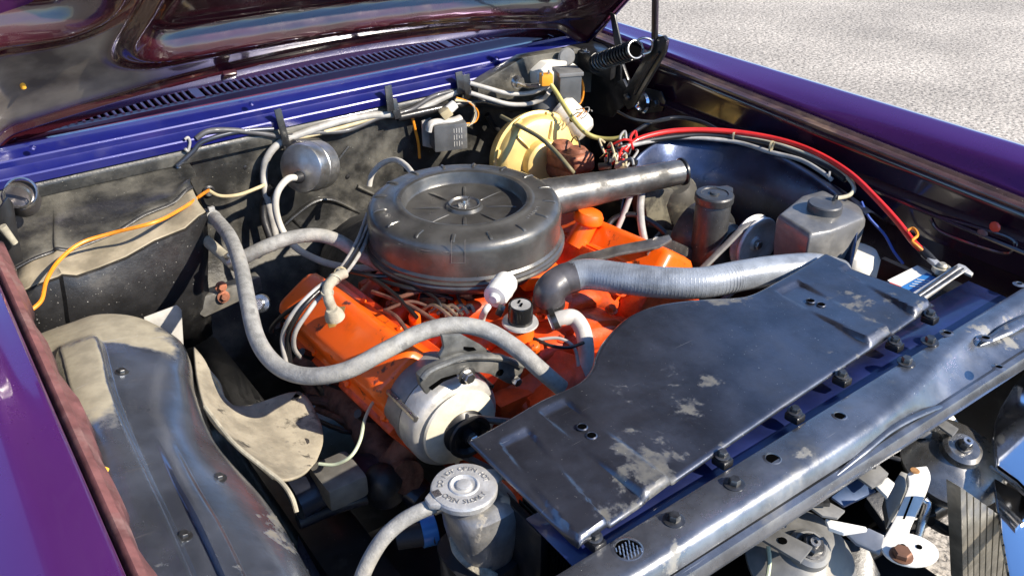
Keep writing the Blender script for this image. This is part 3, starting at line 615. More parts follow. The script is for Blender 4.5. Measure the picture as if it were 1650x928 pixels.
uh = hosething('upper_radiator_hose', pts((884, 490, .80), (887, 468, .828), (905, 452, .838), (945, 442, .846), (1000, 448, .85), (1065, 455, .85), (1130, 456, .85), (1190, 445, .85), (1250, 436, .85), (1310, 432, .84), (1350, 440, .80)), .0275, hose_d, 'thick ribbed grey radiator hose curving from the engine to under the black cover', 24, (.02,), bolt_m, res=10)
C = crv(pts((887, 468, .828), (905, 452, .838), (945, 442, .846), (1000, 448, .85), (1065, 455, .85), (1130, 456, .85), (1190, 445, .85)), 12)
for i in range(3, len(C) - 1, 1):
    obj('rib', lathe([(.0274, -.0012), (.0278, 0), (.0274, .0012)], C[i], C[min(i + 1, len(C) - 1)] - C[i - 1], 24), hose_d, uh)
obj('elbow', tube(pts((884, 490, .80), (887, 468, .828), (905, 452, .838), (928, 445, .843)), [.0286, .0284, .0282, .0279], 24), M('hose_elbow', (.06, .057, .062), .4, 0, .15, .3, 30, dust=.3, dcol=(.15, .14, .14)), uh)
hosething('heater_hose', pts((343, 350, .845), (352, 358, .85), (372, 385, .86), (388, 430, .86), (400, 490, .85), (412, 540, .835), (432, 575, .825), (462, 598, .82), (505, 606, .825), (560, 596, .84), (620, 565, .86), (680, 535, .872), (735, 524, .875), (785, 533, .866), (830, 560, .845), (870, 595, .815), (905, 625, .78)), .0135, hose_g, 'long grey heater hose looping from the firewall across the orange valve cover', 18, (.015,), hose_g)
hosething('heater_hose', pts((375, 425, .80), (395, 414, .815), (430, 397, .835), (470, 383, .842), (510, 379, .84), (545, 388, .828), (580, 410, .80), (620, 430, .775)), .0135, hose_g, 'shorter grey heater hose going behind the air cleaner', 18, (.03,), steel)
hosething('bypass_hose', pts((886, 520, .785), (905, 513, .792), (924, 512, .79), (938, 530, .775), (944, 560, .75), (943, 600, .71), (938, 640, .67)), .0145, M('white_hose', (.5, .48, .45), .6, 0, 0, .2, 30, dust=.3), 'short pale hose bending down in front of the radiator hose', 16, (.1,), bolt_m)
hosething('overflow_hose', pts((706, 812, .852), (680, 822, .852), (650, 838, .846), (622, 862, .836), (602, 890, .82), (585, 925, .80), (572, 970, .77), (560, 1030, .72)), .0095, hose_g, 'tan overflow hose curving down from the radiator cap', 14, (.03,), steel)
single('vacuum_hose', tube(ptsy(1.25, (482, 288, 1.24), (465, 288, 1.21), (448, 308, 1.2), (444, 335, 1.2), (452, 365, 1.2), (468, 390, 1.17), (490, 408, 1.12), (530, 425, 1.05), (575, 432, 1.0), (620, 430, .96)), .0075, 12), M('pale_tube', (.52, .5, .45), .6, 0, 0, .15), 'pale hose looping down from the round silver motor', 'hose')
single('vacuum_hose', tube(ptsy(1.2, (446, 330, 1.23), (449, 352, 1.23), (460, 378, 1.21), (476, 395, 1.18)), .005, 10), wire_g, 'thin grey tube running beside the looping pale hose', 'hose')
single('breather_hose', tube(ptsy(1.1, (595, 300, 1.22), (600, 280, 1.22), (617, 263, 1.2), (638, 258, 1.15), (655, 268, 1.08), (668, 285, 1.0)), .0065, 12), M('pale_tube', (0, 0, 0)), 'small pale hose arching behind the air cleaner', 'hose')
single('black_hose', tube(ptsy(1.3, (440, 300, 1.31), (428, 320, 1.32), (425, 350, 1.31), (436, 385, 1.28), (442, 400, 1.25)), .009, 10), rubber, 'black sleeved harness dropping down the firewall beside the pale hose', 'hose')

# spark plug leads, held by a tie
ld = [((592, 345, .83), (575, 390, .84), (546, 437, .855), (505, 470, .85), (470, 508, .82), (455, 545, .77), (462, 590, .72)),
      ((597, 350, .83), (580, 395, .845), (550, 440, .86), (515, 468, .85), (485, 500, .83), (465, 540, .78), (468, 585, .72)),
      ((600, 355, .83), (584, 400, .84), (553, 444, .852), (522, 470, .84), (495, 505, .82), (476, 535, .79), (474, 560, .75), (484, 576, .71)),
      ((603, 360, .83), (578, 402, .835), (542, 445, .85), (500, 478, .84), (460, 505, .80), (440, 525, .76), (437, 535, .74))]
for k, (P, m_) in enumerate(zip(ld, (wire_g, wire_b, wire_g, wire_b))):
    single('spark_plug_lead', tube(pts(*P), .0042, 10), m_, ['grey spark plug lead nearest the left edge of the lead bundle', 'black spark plug lead in the middle of the lead bundle', 'grey spark plug lead curling at its end beside the valve cover', 'black spark plug lead reaching furthest left below the valve cover'][k], 'wire', 'spark plug leads over the left valve cover')
single('cable_tie', lathe([(.010, -.003), (.0115, -.003), (.0115, .003), (.010, .003)], at(549, 440, z=.857), (-.5, -.6, .1), 16, closed=True), wire_t, 'pale tie round the spark plug leads', 'tie')

# PCV valve
pc = empty('breather_valve', at(540, 515, z=.80), 'tan elbow breather valve standing on the left orange valve cover', 'valve')
obj('elbow', tube(pts((556, 440, .862), (540, 448, .862), (528, 464, .855), (530, 484, .838), (537, 500, .815)), .009, 14), M('tan_rubber', (.36, .33, .25), .75, 0, 0, .25, 40, dust=.3, bump=.5), pc)
obj('grommet', lathe([(.013, 0), (.0175, .004), (.0165, .012), (.012, .022), (.010, .024)], at(541, 514, z=.80), (-.25, -.1, 1), 20), M('tan_rubber', (0, 0, 0)), pc)
obj('base_plate', prism([at(*q, z=.798) for q in ((527, 520), (543, 497), (557, 495), (553, 512), (540, 527), (530, 529))], (0, 0, .003)), M('brass', (.45, .3, .1), .4, .7), pc, bevel=.001)
for t in (.28, .6): obj('clamp', lathe([(.009, -.002), (.011, -.002), (.011, .002), (.009, .002)], crv(pts((556, 440, .862), (540, 448, .862), (528, 464, .855), (530, 484, .838), (537, 500, .815)), 8)[int(t * 32)], (0, -.2, 1) if t > .4 else (-.6, -.5, -.4), 16, closed=True), M('tan_rubber', (0, 0, 0)), pc)

# fuel filter and sender
ff = empty('fuel_filter', at(798, 478, z=.84), 'white fuel filter canister below the air cleaner rim', 'fuel filter')
a0, a1 = at(810, 462, z=.838), at(788, 492, z=.835); dv = (a1 - a0).normalized()
obj('canister', lathe([(.012, -.004), (.0205, -.002), (.022, .003), (.022, .022), (.0232, .0235), (.022, .025), (.022, .048), (.020, .052), (.011, .054), (.007, .060)], a0 - dv * .016, dv, 28), white_m, ff)
obj('outlet_elbow', tube([a1 + dv * .004, a1 + dv * .016, at(777, 512, z=.81), at(776, 530, z=.79)], .006, 10), M('pale_tube', (0, 0, 0)), ff)
obj('clamp', obox(at(806, 500, z=.825), (.018, .012, .014), frame((.3, -.3, 1))), black, ff, bevel=.002)
sn = empty('oil_sender', at(838, 515, z=.81), 'silver topped black round sender on an orange casting', 'sender')
p = at(838, 521, z=.803)
obj('flange', lathe([(.029, 0), (.0315, .002), (.0305, .005), (.018, .006)], p, (0, -.05, 1), 28), alu, sn)
obj('body', lathe([(.0215, .004), (.0210, .037), (.0195, .040), (.018, .0395), (.017, .037), (0, .037)], p, (0, -.05, 1), 28), M('dark_chrome', (.06, .06, .06), .22, .8), sn)
obj('top', lathe([(.0172, .037), (.0172, .0392), (0, .0396)], p, (0, -.05, 1), 24), alu, sn)
for q in (-.005, .005): obj('slot', obox(p + Vector((q * .3, q, .0400)), (.010, .003, .002), (Vector((.8, .6, 0)), Vector((-.6, .8, 0)), AZ)), hole_m, sn)

# ================================================================== alternator
alt = empty('alternator', (-.255, .46, .62), 'silver aluminium alternator with black pulley at the front of the engine', 'alternator')
A0 = Vector((-.266, .555, .722)); AX = Vector((.0, -1, .0))
obj('rear_housing', lathe([(.03, -.012), (.056, -.010), (.074, .004), (.079, .02), (.079, .066)], A0, AX, 48), M('alt_grey', (.26, .26, .26), .5, .45, 0, .2, 20, dust=.2, bump=.3), alt)
obj('stator_band', lathe([(.077, .066), (.077, .069)], A0, AX, 48), hole_m, alt)
fh_ = obj('front_housing', lathe([(.080, .069), (.080, .104), (.077, .110), (.070, .114), (.05, .116), (.03, .117)], A0, AX, 48), alu, alt)
obj('fan', lathe([(.0, .117), (.062, .1185), (.067, .121), (.065, .125), (.044, .131), (.03, .133)], A0, AX, 40), alu_b, alt)
pu = obj('pulley', lathe([(.010, .131), (.037, .131), (.038, .135), (.029, .142), (.038, .149), (.037, .153), (.030, .153), (.024, .146), (.012, .145), (.012, .156), (0, .156)], A0, AX, 40), M('pulley_black', (.02, .02, .022), .35, .3, .1, .2, 30, dust=.2, dcol=(.16, .13, .09)), alt)
obj('pulley_nut', hexbolt(A0 + AX * .156, AX, .010, .008), steel, pu)
for k in range(3):
    t = R(30 + 120 * k); d = Vector((math.cos(t), 0, math.sin(t))); obj('through_bolt', cyl(A0 + d * .081 + AX * .02, A0 + d * .081 + AX * .109, .005, n=8), steel, alt)
obj('mount_lug', prism([A0 + Vector(q) for q in ((-.02, -.08, -.06), (.02, -.08, -.06), (.012, -.08, -.10), (-.012, -.08, -.10))], (0, .04, 0)), alu, alt, bevel=.004)
obj('terminal_post', cyl(A0 + Vector((-.04, .012, .03)), A0 + Vector((-.04, .028, .03)), .004), steel, alt)
br = empty('alternator_bracket', at(760, 590, y=.45), 'dark grey slotted arched bracket over the alternator', 'bracket')
def arc2(P): return [at(*q, y=.430) for q in P]
outer = [(675, 606), (690, 594), (715, 583), (745, 573), (780, 571), (812, 574), (838, 583), (845, 592), (838, 612), (832, 623), (818, 618), (790, 603), (760, 599), (725, 608), (700, 622), (688, 637), (678, 622)]
obj('arm', prism(arc2(outer), (0, .012, 0)), M('bracket_grey', (.15, .15, .14), .42, .5, 0, .3, 30, dust=.45, dcol=(.27, .255, .225), bump=.25), br, bevel=.003)
obj('rolled_edge', tube([at(*q, y=.428) for q in ((680, 610), (692, 598), (716, 587), (745, 577), (780, 575), (812, 578), (842, 590))], .005, 8), M('bracket_grey', (0, 0, 0)), br)
obj('slot', prism([at(*q, y=.4285) for q in ((692, 624), (712, 610), (736, 603), (737, 606), (714, 615), (696, 629))], (0, .002, 0)), hole_m, br)
obj('slot', lathe([(.006, 0), (.006, .001), (0, .001)], at(806, 600, y=.428), AX, 14), hole_m, br)
obj('web', prism([at(*q, y=.446) for q in ((712, 540), (745, 540), (775, 556), (800, 574), (770, 590), (715, 590), (708, 575), (716, 560))], (0, .008, 0)), M('bracket_grey', (0, 0, 0)), br, bevel=.003)
obj('slot', prism([at(*q, y=.4445) for q in ((748, 559), (764, 560), (768, 564), (756, 566), (748, 563))], (0, .002, 0)), hole_m, br)
obj('adjuster_bolt', hexbolt(at(752, 605, y=.428), AX, .010, .010, .015), steel, br)
obj('bolt', hexbolt(at(830, 612, y=.428), AX, .008, .010), steel, br)
single('alternator_belt', join(tube([A0 + AX * .142 + Vector((.0, 0, .034)), Vector((.0, .412, .585)) + Vector((.02, 0, .0))], .006, 6, smooth=False), tube([A0 + AX * .142 + Vector((-.02, 0, -.027)), Vector((-.06, .412, .45))], .006, 6, smooth=False)), belt_m, 'rubber drive belt running from the alternator pulley down under the cover', 'belt')

# ================================================================== power steering pump
ps = empty('power_steering_pump', (.45, .60, .68), 'black power steering pump with round reservoir and grey belt pulley', 'pump')
c = at(1144, 372, z=.79)
obj('reservoir', lathe([(.036, -.06), (.036, .062), (.034, .066), (.038, .067)], c, AZ, 32), M('ps_black', (.05, .05, .05), .38, .3, .1, .25, 30, dust=.35, dcol=(.2, .19, .17), bump=.25, speck=.6), ps)
cp = obj('cap', lathe([(.0385, .067), (.0395, .070), (.0395, .082), (.037, .085), (.028, .086), (.026, .084), (.010, .084), (.009, .088), (0, .089)], c, AZ, 32), M('ps_black', (0, 0, 0)), ps)
obj('cap_tab', prism([c + Vector((.02, .0, .075)) + Vector(q) for q in ((.0, .022, 0), (.030, .012, 0), (.030, -.004, 0), (.012, -.02, 0))], (0, 0, .011)), M('ps_black', (0, 0, 0)), cp, bevel=.002)
obj('pump_body', lathe([(.06, 0), (.065, .02), (.06, .10), (.04, .12)], (.49, .555, .735), (-.1, 1, 0), 32), M('ps_black', (0, 0, 0)), ps)
obj('reservoir_shell', lathe([(.01, .0), (.075, .01), (.085, .03), (.08, .07), (.05, .09)], (.50, .60, .735), (-.1, 1, 0), 32), M('ps_black', (0, 0, 0)), ps)
pc_ = at(1216, 392, y=.525)
pp = obj('pulley', lathe([(.0, .004), (.012, .006), (.016, .001), (.034, .002), (.044, .006), (.050, .010), (.058, .011), (.060, .008), (.060, .005), (.055, .0), (.050, -.004), (.055, -.008), (.060, -.012), (.058, -.016), (.0, -.016)], pc_, AX, 48), pulley_m, ps)
obj('pulley_nut', hexbolt(pc_ + AX * .006, AX, .010, .008), steel, pp)
ub = at(1130, 440, y=.528)
single('steering_belt', join(tube([at(1225, 357, y=.528), at(1200, 366, y=.528), at(1170, 395, y=.528), at(1130, 435, y=.528), at(1085, 482, y=.528)], .0072, 8, flat=.8), tube([at(1240, 425, y=.528), at(1180, 470, y=.528), at(1120, 530, y=.528)], .0072, 8, flat=.8)), belt_m, 'grey rubber belt round the power steering pulley', 'belt')
bk = empty('pump_bracket', at(1055, 400, z=.82), 'grey strap and black plate bracket holding the power steering pump', 'bracket')
mb = M('strap_grey', (.16, .15, .14), .45, .6, 0, .3, 30, dust=.35, dcol=(.26, .22, .17), bump=.25)
obj('strap', prism(pts((885, 436, .812), (935, 410, .826), (990, 396, .832), (1040, 386, .835), (1078, 378, .835), (1083, 385, .835), (1062, 397, .833), (1000, 408, .83), (940, 424, .824), (890, 447, .81)), (0, 0, -.006)), mb, bk, bevel=.002)
obj('upright', prism([at(*q, y=.575) for q in ((1044, 388), (1066, 388), (1066, 402), (1060, 450), (1046, 450), (1043, 410))], (0, .006, 0)), mb, bk, bevel=.002)
obj('bolt', hexbolt(at(1055, 391, y=.572), AX, .009, .009, .013), steel, bk)
obj('plate', prism([at(*q, y=.60) for q in ((1064, 385), (1090, 390), (1130, 408), (1180, 425), (1160, 470), (1060, 460))], (0, .012, 0)), M('ps_black', (0, 0, 0)), bk, bevel=.003)
# steering gear and lines behind the pump
sg = empty('steering_gear', at(1080, 330, z=.66), 'dusty black steering gear box below the snorkel tube', 'steering gear')
obj('gear_case', lathe([(.05, 0), (.058, .01), (.055, .08), (.04, .10)], at(1082, 345, z=.72), (-.3, -.2, 1), 24), M('gear_dust', (.06, .055, .045), .7, .2, 0, .3, 20, dust=.5, dcol=(.26, .24, .17), dscale=14), sg)
obj('cover_plate', prism([at(*q, y=.75) for q in ((1035, 305), (1110, 308), (1118, 345), (1095, 375), (1045, 368))], (0, .05, 0)), M('gear_dust', (0, 0, 0)), sg, bevel=.01)
single('brake_line_hose', tube(pts((1035, 300, .84), (1032, 335, .81), (1034, 365, .79), (1040, 395, .76)), .008, 12), wire_g, 'thick grey line going down behind the pump bracket', 'hose')
single('fluid_line', tube(pts((1018, 310, .84), (1005, 345, .80), (990, 380, .76)), .006, 10), wire_g, 'thin grey line slanting down left of the thick grey line', 'hose')
single('fluid_line', tube(pts((975, 372, .77), (990, 352, .79), (1020, 346, .80), (1050, 358, .79), (1072, 376, .77)), .006, 10), rubber, 'black rubber line arching beside the orange filler cap', 'hose')

for q in ((955, 478), (1000, 472), (930, 500), (985, 500), (1015, 452), (905, 545)):
    obj('bolt', hexbolt(at(*q, z=.752), (0, -.2, 1), .008, .009, .012), orange_cast, im)
obj('cast_web', prism(pts((940, 470, .745), (1020, 455, .745), (1030, 466, .745), (950, 486, .745)), (0, 0, -.03)), orange, im, bevel=.004)
obj('temperature_wire', tube(pts((862, 548, .772), (900, 545, .775), (925, 560, .765), (932, 590, .74)), .003, 8), wire_g, im)

# ================================================================== radiator cover
RC = empty('radiator_cover', (0, .15, .86), 'broad flat black metal cover over the radiator with worn dusty patches', 'cover')
rear_e = [at(*q, z=.88) for q in ((755, 710), (810, 680), (870, 645), (915, 625), (940, 610), (955, 590), (960, 572), (975, 545), (1010, 510), (1060, 490), (1130, 482), (1180, 480), (1212, 474), (1250, 455), (1290, 433), (1330, 408))]
front_a, front_b = at(930, 882, z=.88), at(1505, 490, z=.88)
rc = crv(rear_e, 10)
def rear_y(x):
    for a, b in zip(rc, rc[1:]):
        if a.x <= x <= b.x: return a.y + (b.y - a.y) * (x - a.x) / max(1e-6, b.x - a.x)
    return rc[0].y if x < rc[0].x else rc[-1].y
strips = [(at(830, 703, z=.88), at(955, 862, z=.88), .050), (at(893, 655, z=.88), at(1056, 790, z=.88), .050), (at(1270, 463, z=.88), at(1413, 543, z=.88), .060), (at(1368, 428, z=.88), at(1483, 498, z=.88), .050)]
def cov(x, y):
    z = 0.
    for a, b, w_ in strips:
        t = (a.y - y) / (a.y - b.y); xc = a.x + (b.x - a.x) * t; d = abs(x - xc)
        if -.04 < t < 1.05:
            amp = -.006 + .016 * t
            e = max(0, min(1, (w_ / 2 - d) / .005)); k = max(0, min(1, (t + .04) / .07)) * max(0, min(1, (1.05 - t) / .07))
            z += amp * e * k
    return z
x0, x1 = rc[0].x, rc[-1].x; NX, NY = 260, 84; rows = []
for j in range(NY + 1):
    v = j / NY; r_ = []
    for i in range(NX + 1):
        u = i / NX; x = x0 + (x1 - x0) * u; yf = front_a.y + (front_b.y - front_a.y) * u; yr = rear_y(x); y = yf + (yr - yf) * v
        ed = min(y - yf, (yr - y), x - x0, x1 - x); roll = -.004 * max(0, 1 - ed / .006) ** 2
        r_.append(Vector((x, y, .88 + cov(x, y) + roll + .0016 * math.sin(9 * x + 2) * math.sin(14 * y))))
    rows.append(r_)
obj('panel', grid(rows), cover_m, RC, solid=.0025, sharp=32, off=0)
for q in ((938, 689), (953, 703), (1306, 486), (1323, 492), (893, 807)):
    obj('hole', lathe([(.0055, 0), (.0055, .0022), (0, .0022)], at(*q, z=.8805), AZ, 16), hole_m, RC)
    obj('hole_rim', lathe([(.0055, .001), (.0062, .0026), (.0078, .0014)], at(*q, z=.8805), AZ, 18), cover_m, RC)
for q in ((957, 866), (1163, 735), (1280, 664), (1356, 606), (1441, 551), (1498, 508)):
    p = at(*q, z=.876); cl = obj('clip', obox(p + Vector((0, -.002, -.006)), (.022, .018, .012), frame((0, .1, 1), (1, 0, 0))), black, RC, bevel=.003)
    obj('bolt', hexbolt(p + Vector((0, 0, .001)), (.0, -.1, 1), .0065, .007, .010), bolt_m, cl)
# ================================================================== radiator
rad = empty('radiator', (0, .12, .45), 'radiator with dark side tank, silver filler neck and fins under the cover', 'radiator')
obj('core', box(-.365, .40, .10, .15, .42, .835), hole_m, rad)
for k in range(26): obj('fin', box(-.366 + .0, -.30, .098, .152, .60 + k * .009, .6025 + k * .009), M('fin_metal', (.07, .068, .06), .5, .5), rad)
for k in range(14): obj('tube', box(-.362 + k * .0055, -.3605 + k * .0055, .0955, .1545, .55, .838), M('fin_metal', (0, 0, 0)), rad)
obj('side_frame', box(-.375, -.364, .085, .17, .42, .845), black, rad, bevel=.002)
cc = at(748, 789, z=.862)
def loftz(secs, n=24, pw=3.2):
    V, F = [], []
    for cx, cy, z, a, b in secs:
        for i in range(n):
            t = 2 * math.pi * i / n; ct, st = math.cos(t), math.sin(t)
            V.append(Vector((cx + a * math.copysign(abs(ct) ** (2 / pw), ct), cy + b * math.copysign(abs(st) ** (2 / pw), st), z)))
    m_ = len(secs)
    for i in range(m_ - 1):
        for q in range(n): F.append((i * n + q, i * n + (q + 1) % n, (i + 1) * n + (q + 1) % n, (i + 1) * n + q))
    F.append(tuple(range(n - 1, -1, -1))); F.append(tuple((m_ - 1) * n + q for q in range(n)))
    return V, F
tx, ty = cc.x + .012, cc.y - .006
tk = obj('side_tank', loftz([(tx, ty - .01, .45, .045, .05), (tx, ty - .008, .74, .045, .05), (tx, ty - .004, .76, .046, .05)]), M('tank_dark', (.02, .021, .024), .35, 0, .2, .3, dust=.2), rad)
nk = obj('filler_tank', loftz([(tx + .004, ty - .006, .745, .030, .036), (tx + .004, ty - .005, .765, .034, .040), (tx + .006, ty - .003, .80, .042, .044), (tx + .006, ty - .002, .828, .044, .046), (tx + .005, ty - .001, .842, .041, .043), (tx, ty, .848, .030, .032)], 36, 3.0), tank_m, rad, sharp=45, label='worn silver filler tank below the radiator cap')
obj('neck', lathe([(.032, -.018), (.032, -.004), (.036, -.002)], cc, AZ, 32), tank_m, nk)
obj('overflow_nipple', cyl(cc + Vector((-.02, .0, -.012)), cc + Vector((-.048, .012, -.010)), .006, .006, 12), steel, nk)
obj('blue_clamp', lathe([(.018, -.01), (.020, -.01), (.020, .01), (.018, .01)], at(690, 855, z=.76), (-1, .3, 0), 22, closed=True), label_bl, rad)
obj('outlet', cyl(at(700, 857, z=.76), at(640, 868, z=.755), .016, .014, 16), rubber, rad)
obj('peeling_strip', tube(pts((728, 862, .80), (736, 885, .785), (752, 905, .775), (775, 918, .77), (800, 930, .765)), [.004, .007, .006, .008, .005], 7, flat=.5), M('felt', (.32, .29, .22), .9, 0, 0, .4, 60, bump=.8, bscale=400), rad)
# cap
cap = obj('radiator_cap', lathe([(.038, -.006), (.0405, -.003), (.041, .004), (.0395, .007), (.037, .0078), (.019, .0078), (.018, .0095), (.0165, .0098), (.0155, .008), (.011, .0062), (.0095, .0066), (.009, .010), (.007, .0108), (0, .0105)], cc, AZ, 64), alu, rad, sharp=25, label='round silver radiator cap stamped DO NOT OPEN HOT')
for s in (-1, 1):
    d = (RT * .86 + FH * .5).normalized() * s; q = Vector((-d.y, d.x, 0))
    obj('ear', prism([cc + d * .036 + q * .016 + AZ * -.003, cc + d * .050 + q * .007 + AZ * -.003, cc + d * .050 - q * .007 + AZ * -.003, cc + d * .036 - q * .016 + AZ * -.003], (0, 0, .009)), alu, cap, bevel=.003)
e = []
uu, vv = RT, FH
def circtext(s, r, a0, step, inward):
    out = []
    for k, ch in enumerate(s):
        if ch == ' ': continue
        t = R(a0 + k * step); d = uu * math.cos(t) + vv * math.sin(t); tg = (-uu * math.sin(t) + vv * math.cos(t))
        X, Y = (-tg, d) if not inward else (tg, -d)
        out.append(place(letters(ch, .0098, .0006), cc + d * r + AZ * .0081, X, Y, AZ))
    return out
e += circtext('DO NOT OPEN HOT', .0285, 182, -11.6, False)
e += circtext('OPEN SLOWLY', .0285, 222, 10.5, True)
obj('stamped_lettering', join(*e), capdark, cap, flat=True)

# ================================================================== washer reservoir
wr = empty('washer_reservoir', at(1330, 400, z=.72), 'dusty black plastic washer bottle with round cap near the right fender', 'reservoir')
tp = [at(*q, z=.862) for q in ((1252, 345), (1290, 314), (1330, 303), (1390, 330), (1397, 350), (1340, 372), (1305, 378))]
cen = sum(tp, Vector()) / len(tp)
def sc(k, z): return [Vector((cen.x + (p.x - cen.x) * k, cen.y + (p.y - cen.y) * k, z)) for p in tp]
n = len(tp); LL = [sc(.78, .66), sc(.84, .70), sc(.97, .80), sc(1.0, .842), sc(.985, .855), sc(.93, .862), sc(.5, .868)]
V = [p for l in LL for p in l]; F = [(i * n + q, i * n + (q + 1) % n, (i + 1) * n + (q + 1) % n, (i + 1) * n + q) for i in range(len(LL) - 1) for q in range(n)] + [tuple(range(n - 1, -1, -1)), tuple((len(LL) - 1) * n + q for q in range(n))]
obj('body', (V, F), bottle_m, wr, bevel=.006, seg=3, sharp=60)
c = at(1328, 339, z=.868)
obj('cap', lathe([(.030, -.004), (.0335, 0), (.0335, .014), (.031, .0165), (.0, .0175)], c, AZ, 36), M('cap_black', (.06, .062, .066), .45, 0, .1, .2, 20, dust=.3, dcol=(.2, .2, .19)), wr)
obj('hose_loop', tube([c + Vector((.018, -.004, .016)), c + Vector((.022, -.004, .026)), c + Vector((.030, -.002, .024)), c + Vector((.034, 0, .012))], .003, 8), wire_b, wr)
single('white_bottle', loftz([(.672, .375, .60, .045, .04), (.672, .378, .68, .052, .046), (.67, .380, .745, .050, .044), (.67, .382, .765, .04, .035)], 32, 2.5), white_m, 'white plastic bottle partly hidden behind the black washer bottle', 'bottle', sharp=60)

# ================================================================== battery
bat = empty('battery', (.535, .14, .62), 'battery with blue and white label, black top and clamp behind the radiator cover', 'battery')
ctr = at(1505, 470, z=.825)
obj('case', box(.43, .62, .075, .225, .62, .822), black, bat, bevel=.006)
tq = [at(*q, z=.824) for q in ((1432, 446), (1470, 425), (1560, 470), (1520, 500))]
obj('label', prism([at(*q, z=.8235) for q in ((1430, 452), (1478, 428), (1502, 442), (1470, 478), (1450, 470))], (0, 0, .0008)), white_m, bat)
obj('label', prism([at(*q, z=.8247) for q in ((1450, 464), (1493, 440), (1510, 449), (1472, 482))], (0, 0, .0008)), label_bl, bat)
obj('label', prism([at(*q, z=.8250) for q in ((1434, 455), (1452, 462), (1450, 466), (1432, 458))], (0, 0, .0008)), label_rd, bat)
for k in range(4): obj('label_line', obox(at(1476 + k * 4, 458 - k * 3.5 + 4, z=.8262), (.002, .022, .0006), (Vector((.8, .6, 0)).normalized(), Vector((-.6, .8, 0)), AZ)), white_m, bat)
ck = obj('hold_down_clamp', prism(pts((1466, 474, .842), (1545, 424, .846), (1556, 428, .846), (1569, 440, .840), (1566, 444, .838), (1552, 437, .842), (1490, 482, .840), (1478, 482, .840)), (0, 0, -.005)), alu, bat, bevel=.0015, label='pale ribbed hold down clamp')
for k in range(4): obj('rib', tube([at(1474 + k * 5, 478 + k * .5, z=.8435), at(1542 + k * 5, 429 + k * 2, z=.8475)], .0018, 6, smooth=False), (alu if k % 2 else bolt_m), ck)
tp_ = at(1517, 432, z=.838)
tm = obj('terminal', join(lathe([(.010, -.012), (.0095, .006), (.006, .010), (0, .010)], tp_, AZ, 18), lathe([(.011, -.006), (.016, -.006), (.016, .003), (.011, .003)], tp_, AZ, 24, closed=True)), M('lead', (.5, .46, .36), .5, .5, 0, .3, 40), bat)
obj('terminal_arm', obox(at(1500, 418, z=.842), (.014, .045, .008), frame((0, 0, 1), (.4, .8, 0))), alu, tm, bevel=.002)
obj('terminal_sleeve', tube(pts((1484, 402, .85), (1495, 412, .845), (1506, 424, .838)), .008, 10), rubber, tm)
# ================================================================== cables on the right
cab = empty('battery_cable', at(1200, 212, z=.90), 'thick red battery cable running along the right wheelhouse to the battery', 'cable')
obj('cable', tube(pts((985, 262, .86), (1005, 243, .875), (1030, 224, .89), (1080, 212, .897), (1140, 210, .90), (1200, 215, .90), (1265, 228, .90), (1320, 249, .898), (1370, 280, .892), (1410, 318, .882), (1445, 356, .868), (1470, 388, .858), (1486, 404, .85)), .0062, 12), wire_r, cab)
obj('spliced_lead', tube(pts((1462, 372, .872), (1470, 368, .876), (1476, 372, .876), (1478, 380, .872), (1470, 388, .868), (1478, 396, .862), (1486, 403, .855)), .0028, 8), wire_o, cab)
lo = empty('wiring_loom', at(1250, 240, z=.885), 'black and grey wiring loom strapped below the red cable', 'wiring')
obj('loom', tube(pts((1000, 238, .88), (1050, 226, .885), (1120, 218, .888), (1180, 221, .888), (1240, 233, .888), (1290, 250, .886), (1335, 272, .882), (1362, 290, .876)), .0065, 12), wire_b, lo)
obj('loom', tube(pts((1010, 236, .882), (1090, 222, .884), (1180, 228, .880), (1240, 245, .880), (1290, 258, .88), (1325, 278, .876), (1340, 290, .87)), .005, 10), wire_g, lo)
obj('washer_tube', tube(pts((1060, 218, .888), (1140, 215, .890), (1225, 226, .892), (1285, 243, .892), (1330, 262, .888), (1362, 283, .882), (1376, 302, .876), (1368, 315, .872), (1345, 320, .880)), .0045, 10), M('clear_tube', (.45, .41, .3), .35, 0, .3, .2), lo)
obj('loom', tube(pts((1010, 222, .885), (1045, 200, .89), (1090, 190, .893), (1130, 197, .893), (1160, 212, .892)), .005, 10), wire_b, lo)
obj('loom', tube(ptsy(1.0, (995, 180, .98), (1020, 192, .94), (1050, 196, .92), (1080, 192, .90)), .0035, 8), wire_b, lo)
for q in ((1184, 218), (1243, 236)):
    obj('strap', lathe([(.011, -.002), (.0125, -.002), (.0125, .002), (.011, .002)], at(q[0], q[1], z=.892), (.35, -.9, 0), 20, closed=True), wire_t, lo)
obj('tie', lathe([(.007, -.002), (.009, -.002), (.009, .002), (.007, .002)], at(1336, 283, z=.876), (.6, -.8, 0), 14, closed=True), wire_g, lo)
single('blue_wire', tube(pts((1388, 325, .855), (1400, 350, .83), (1425, 378, .80), (1440, 405, .78), (1455, 425, .77)), .0028, 8), wire_bl, 'thin blue wire hanging beside the washer bottle', 'wire')
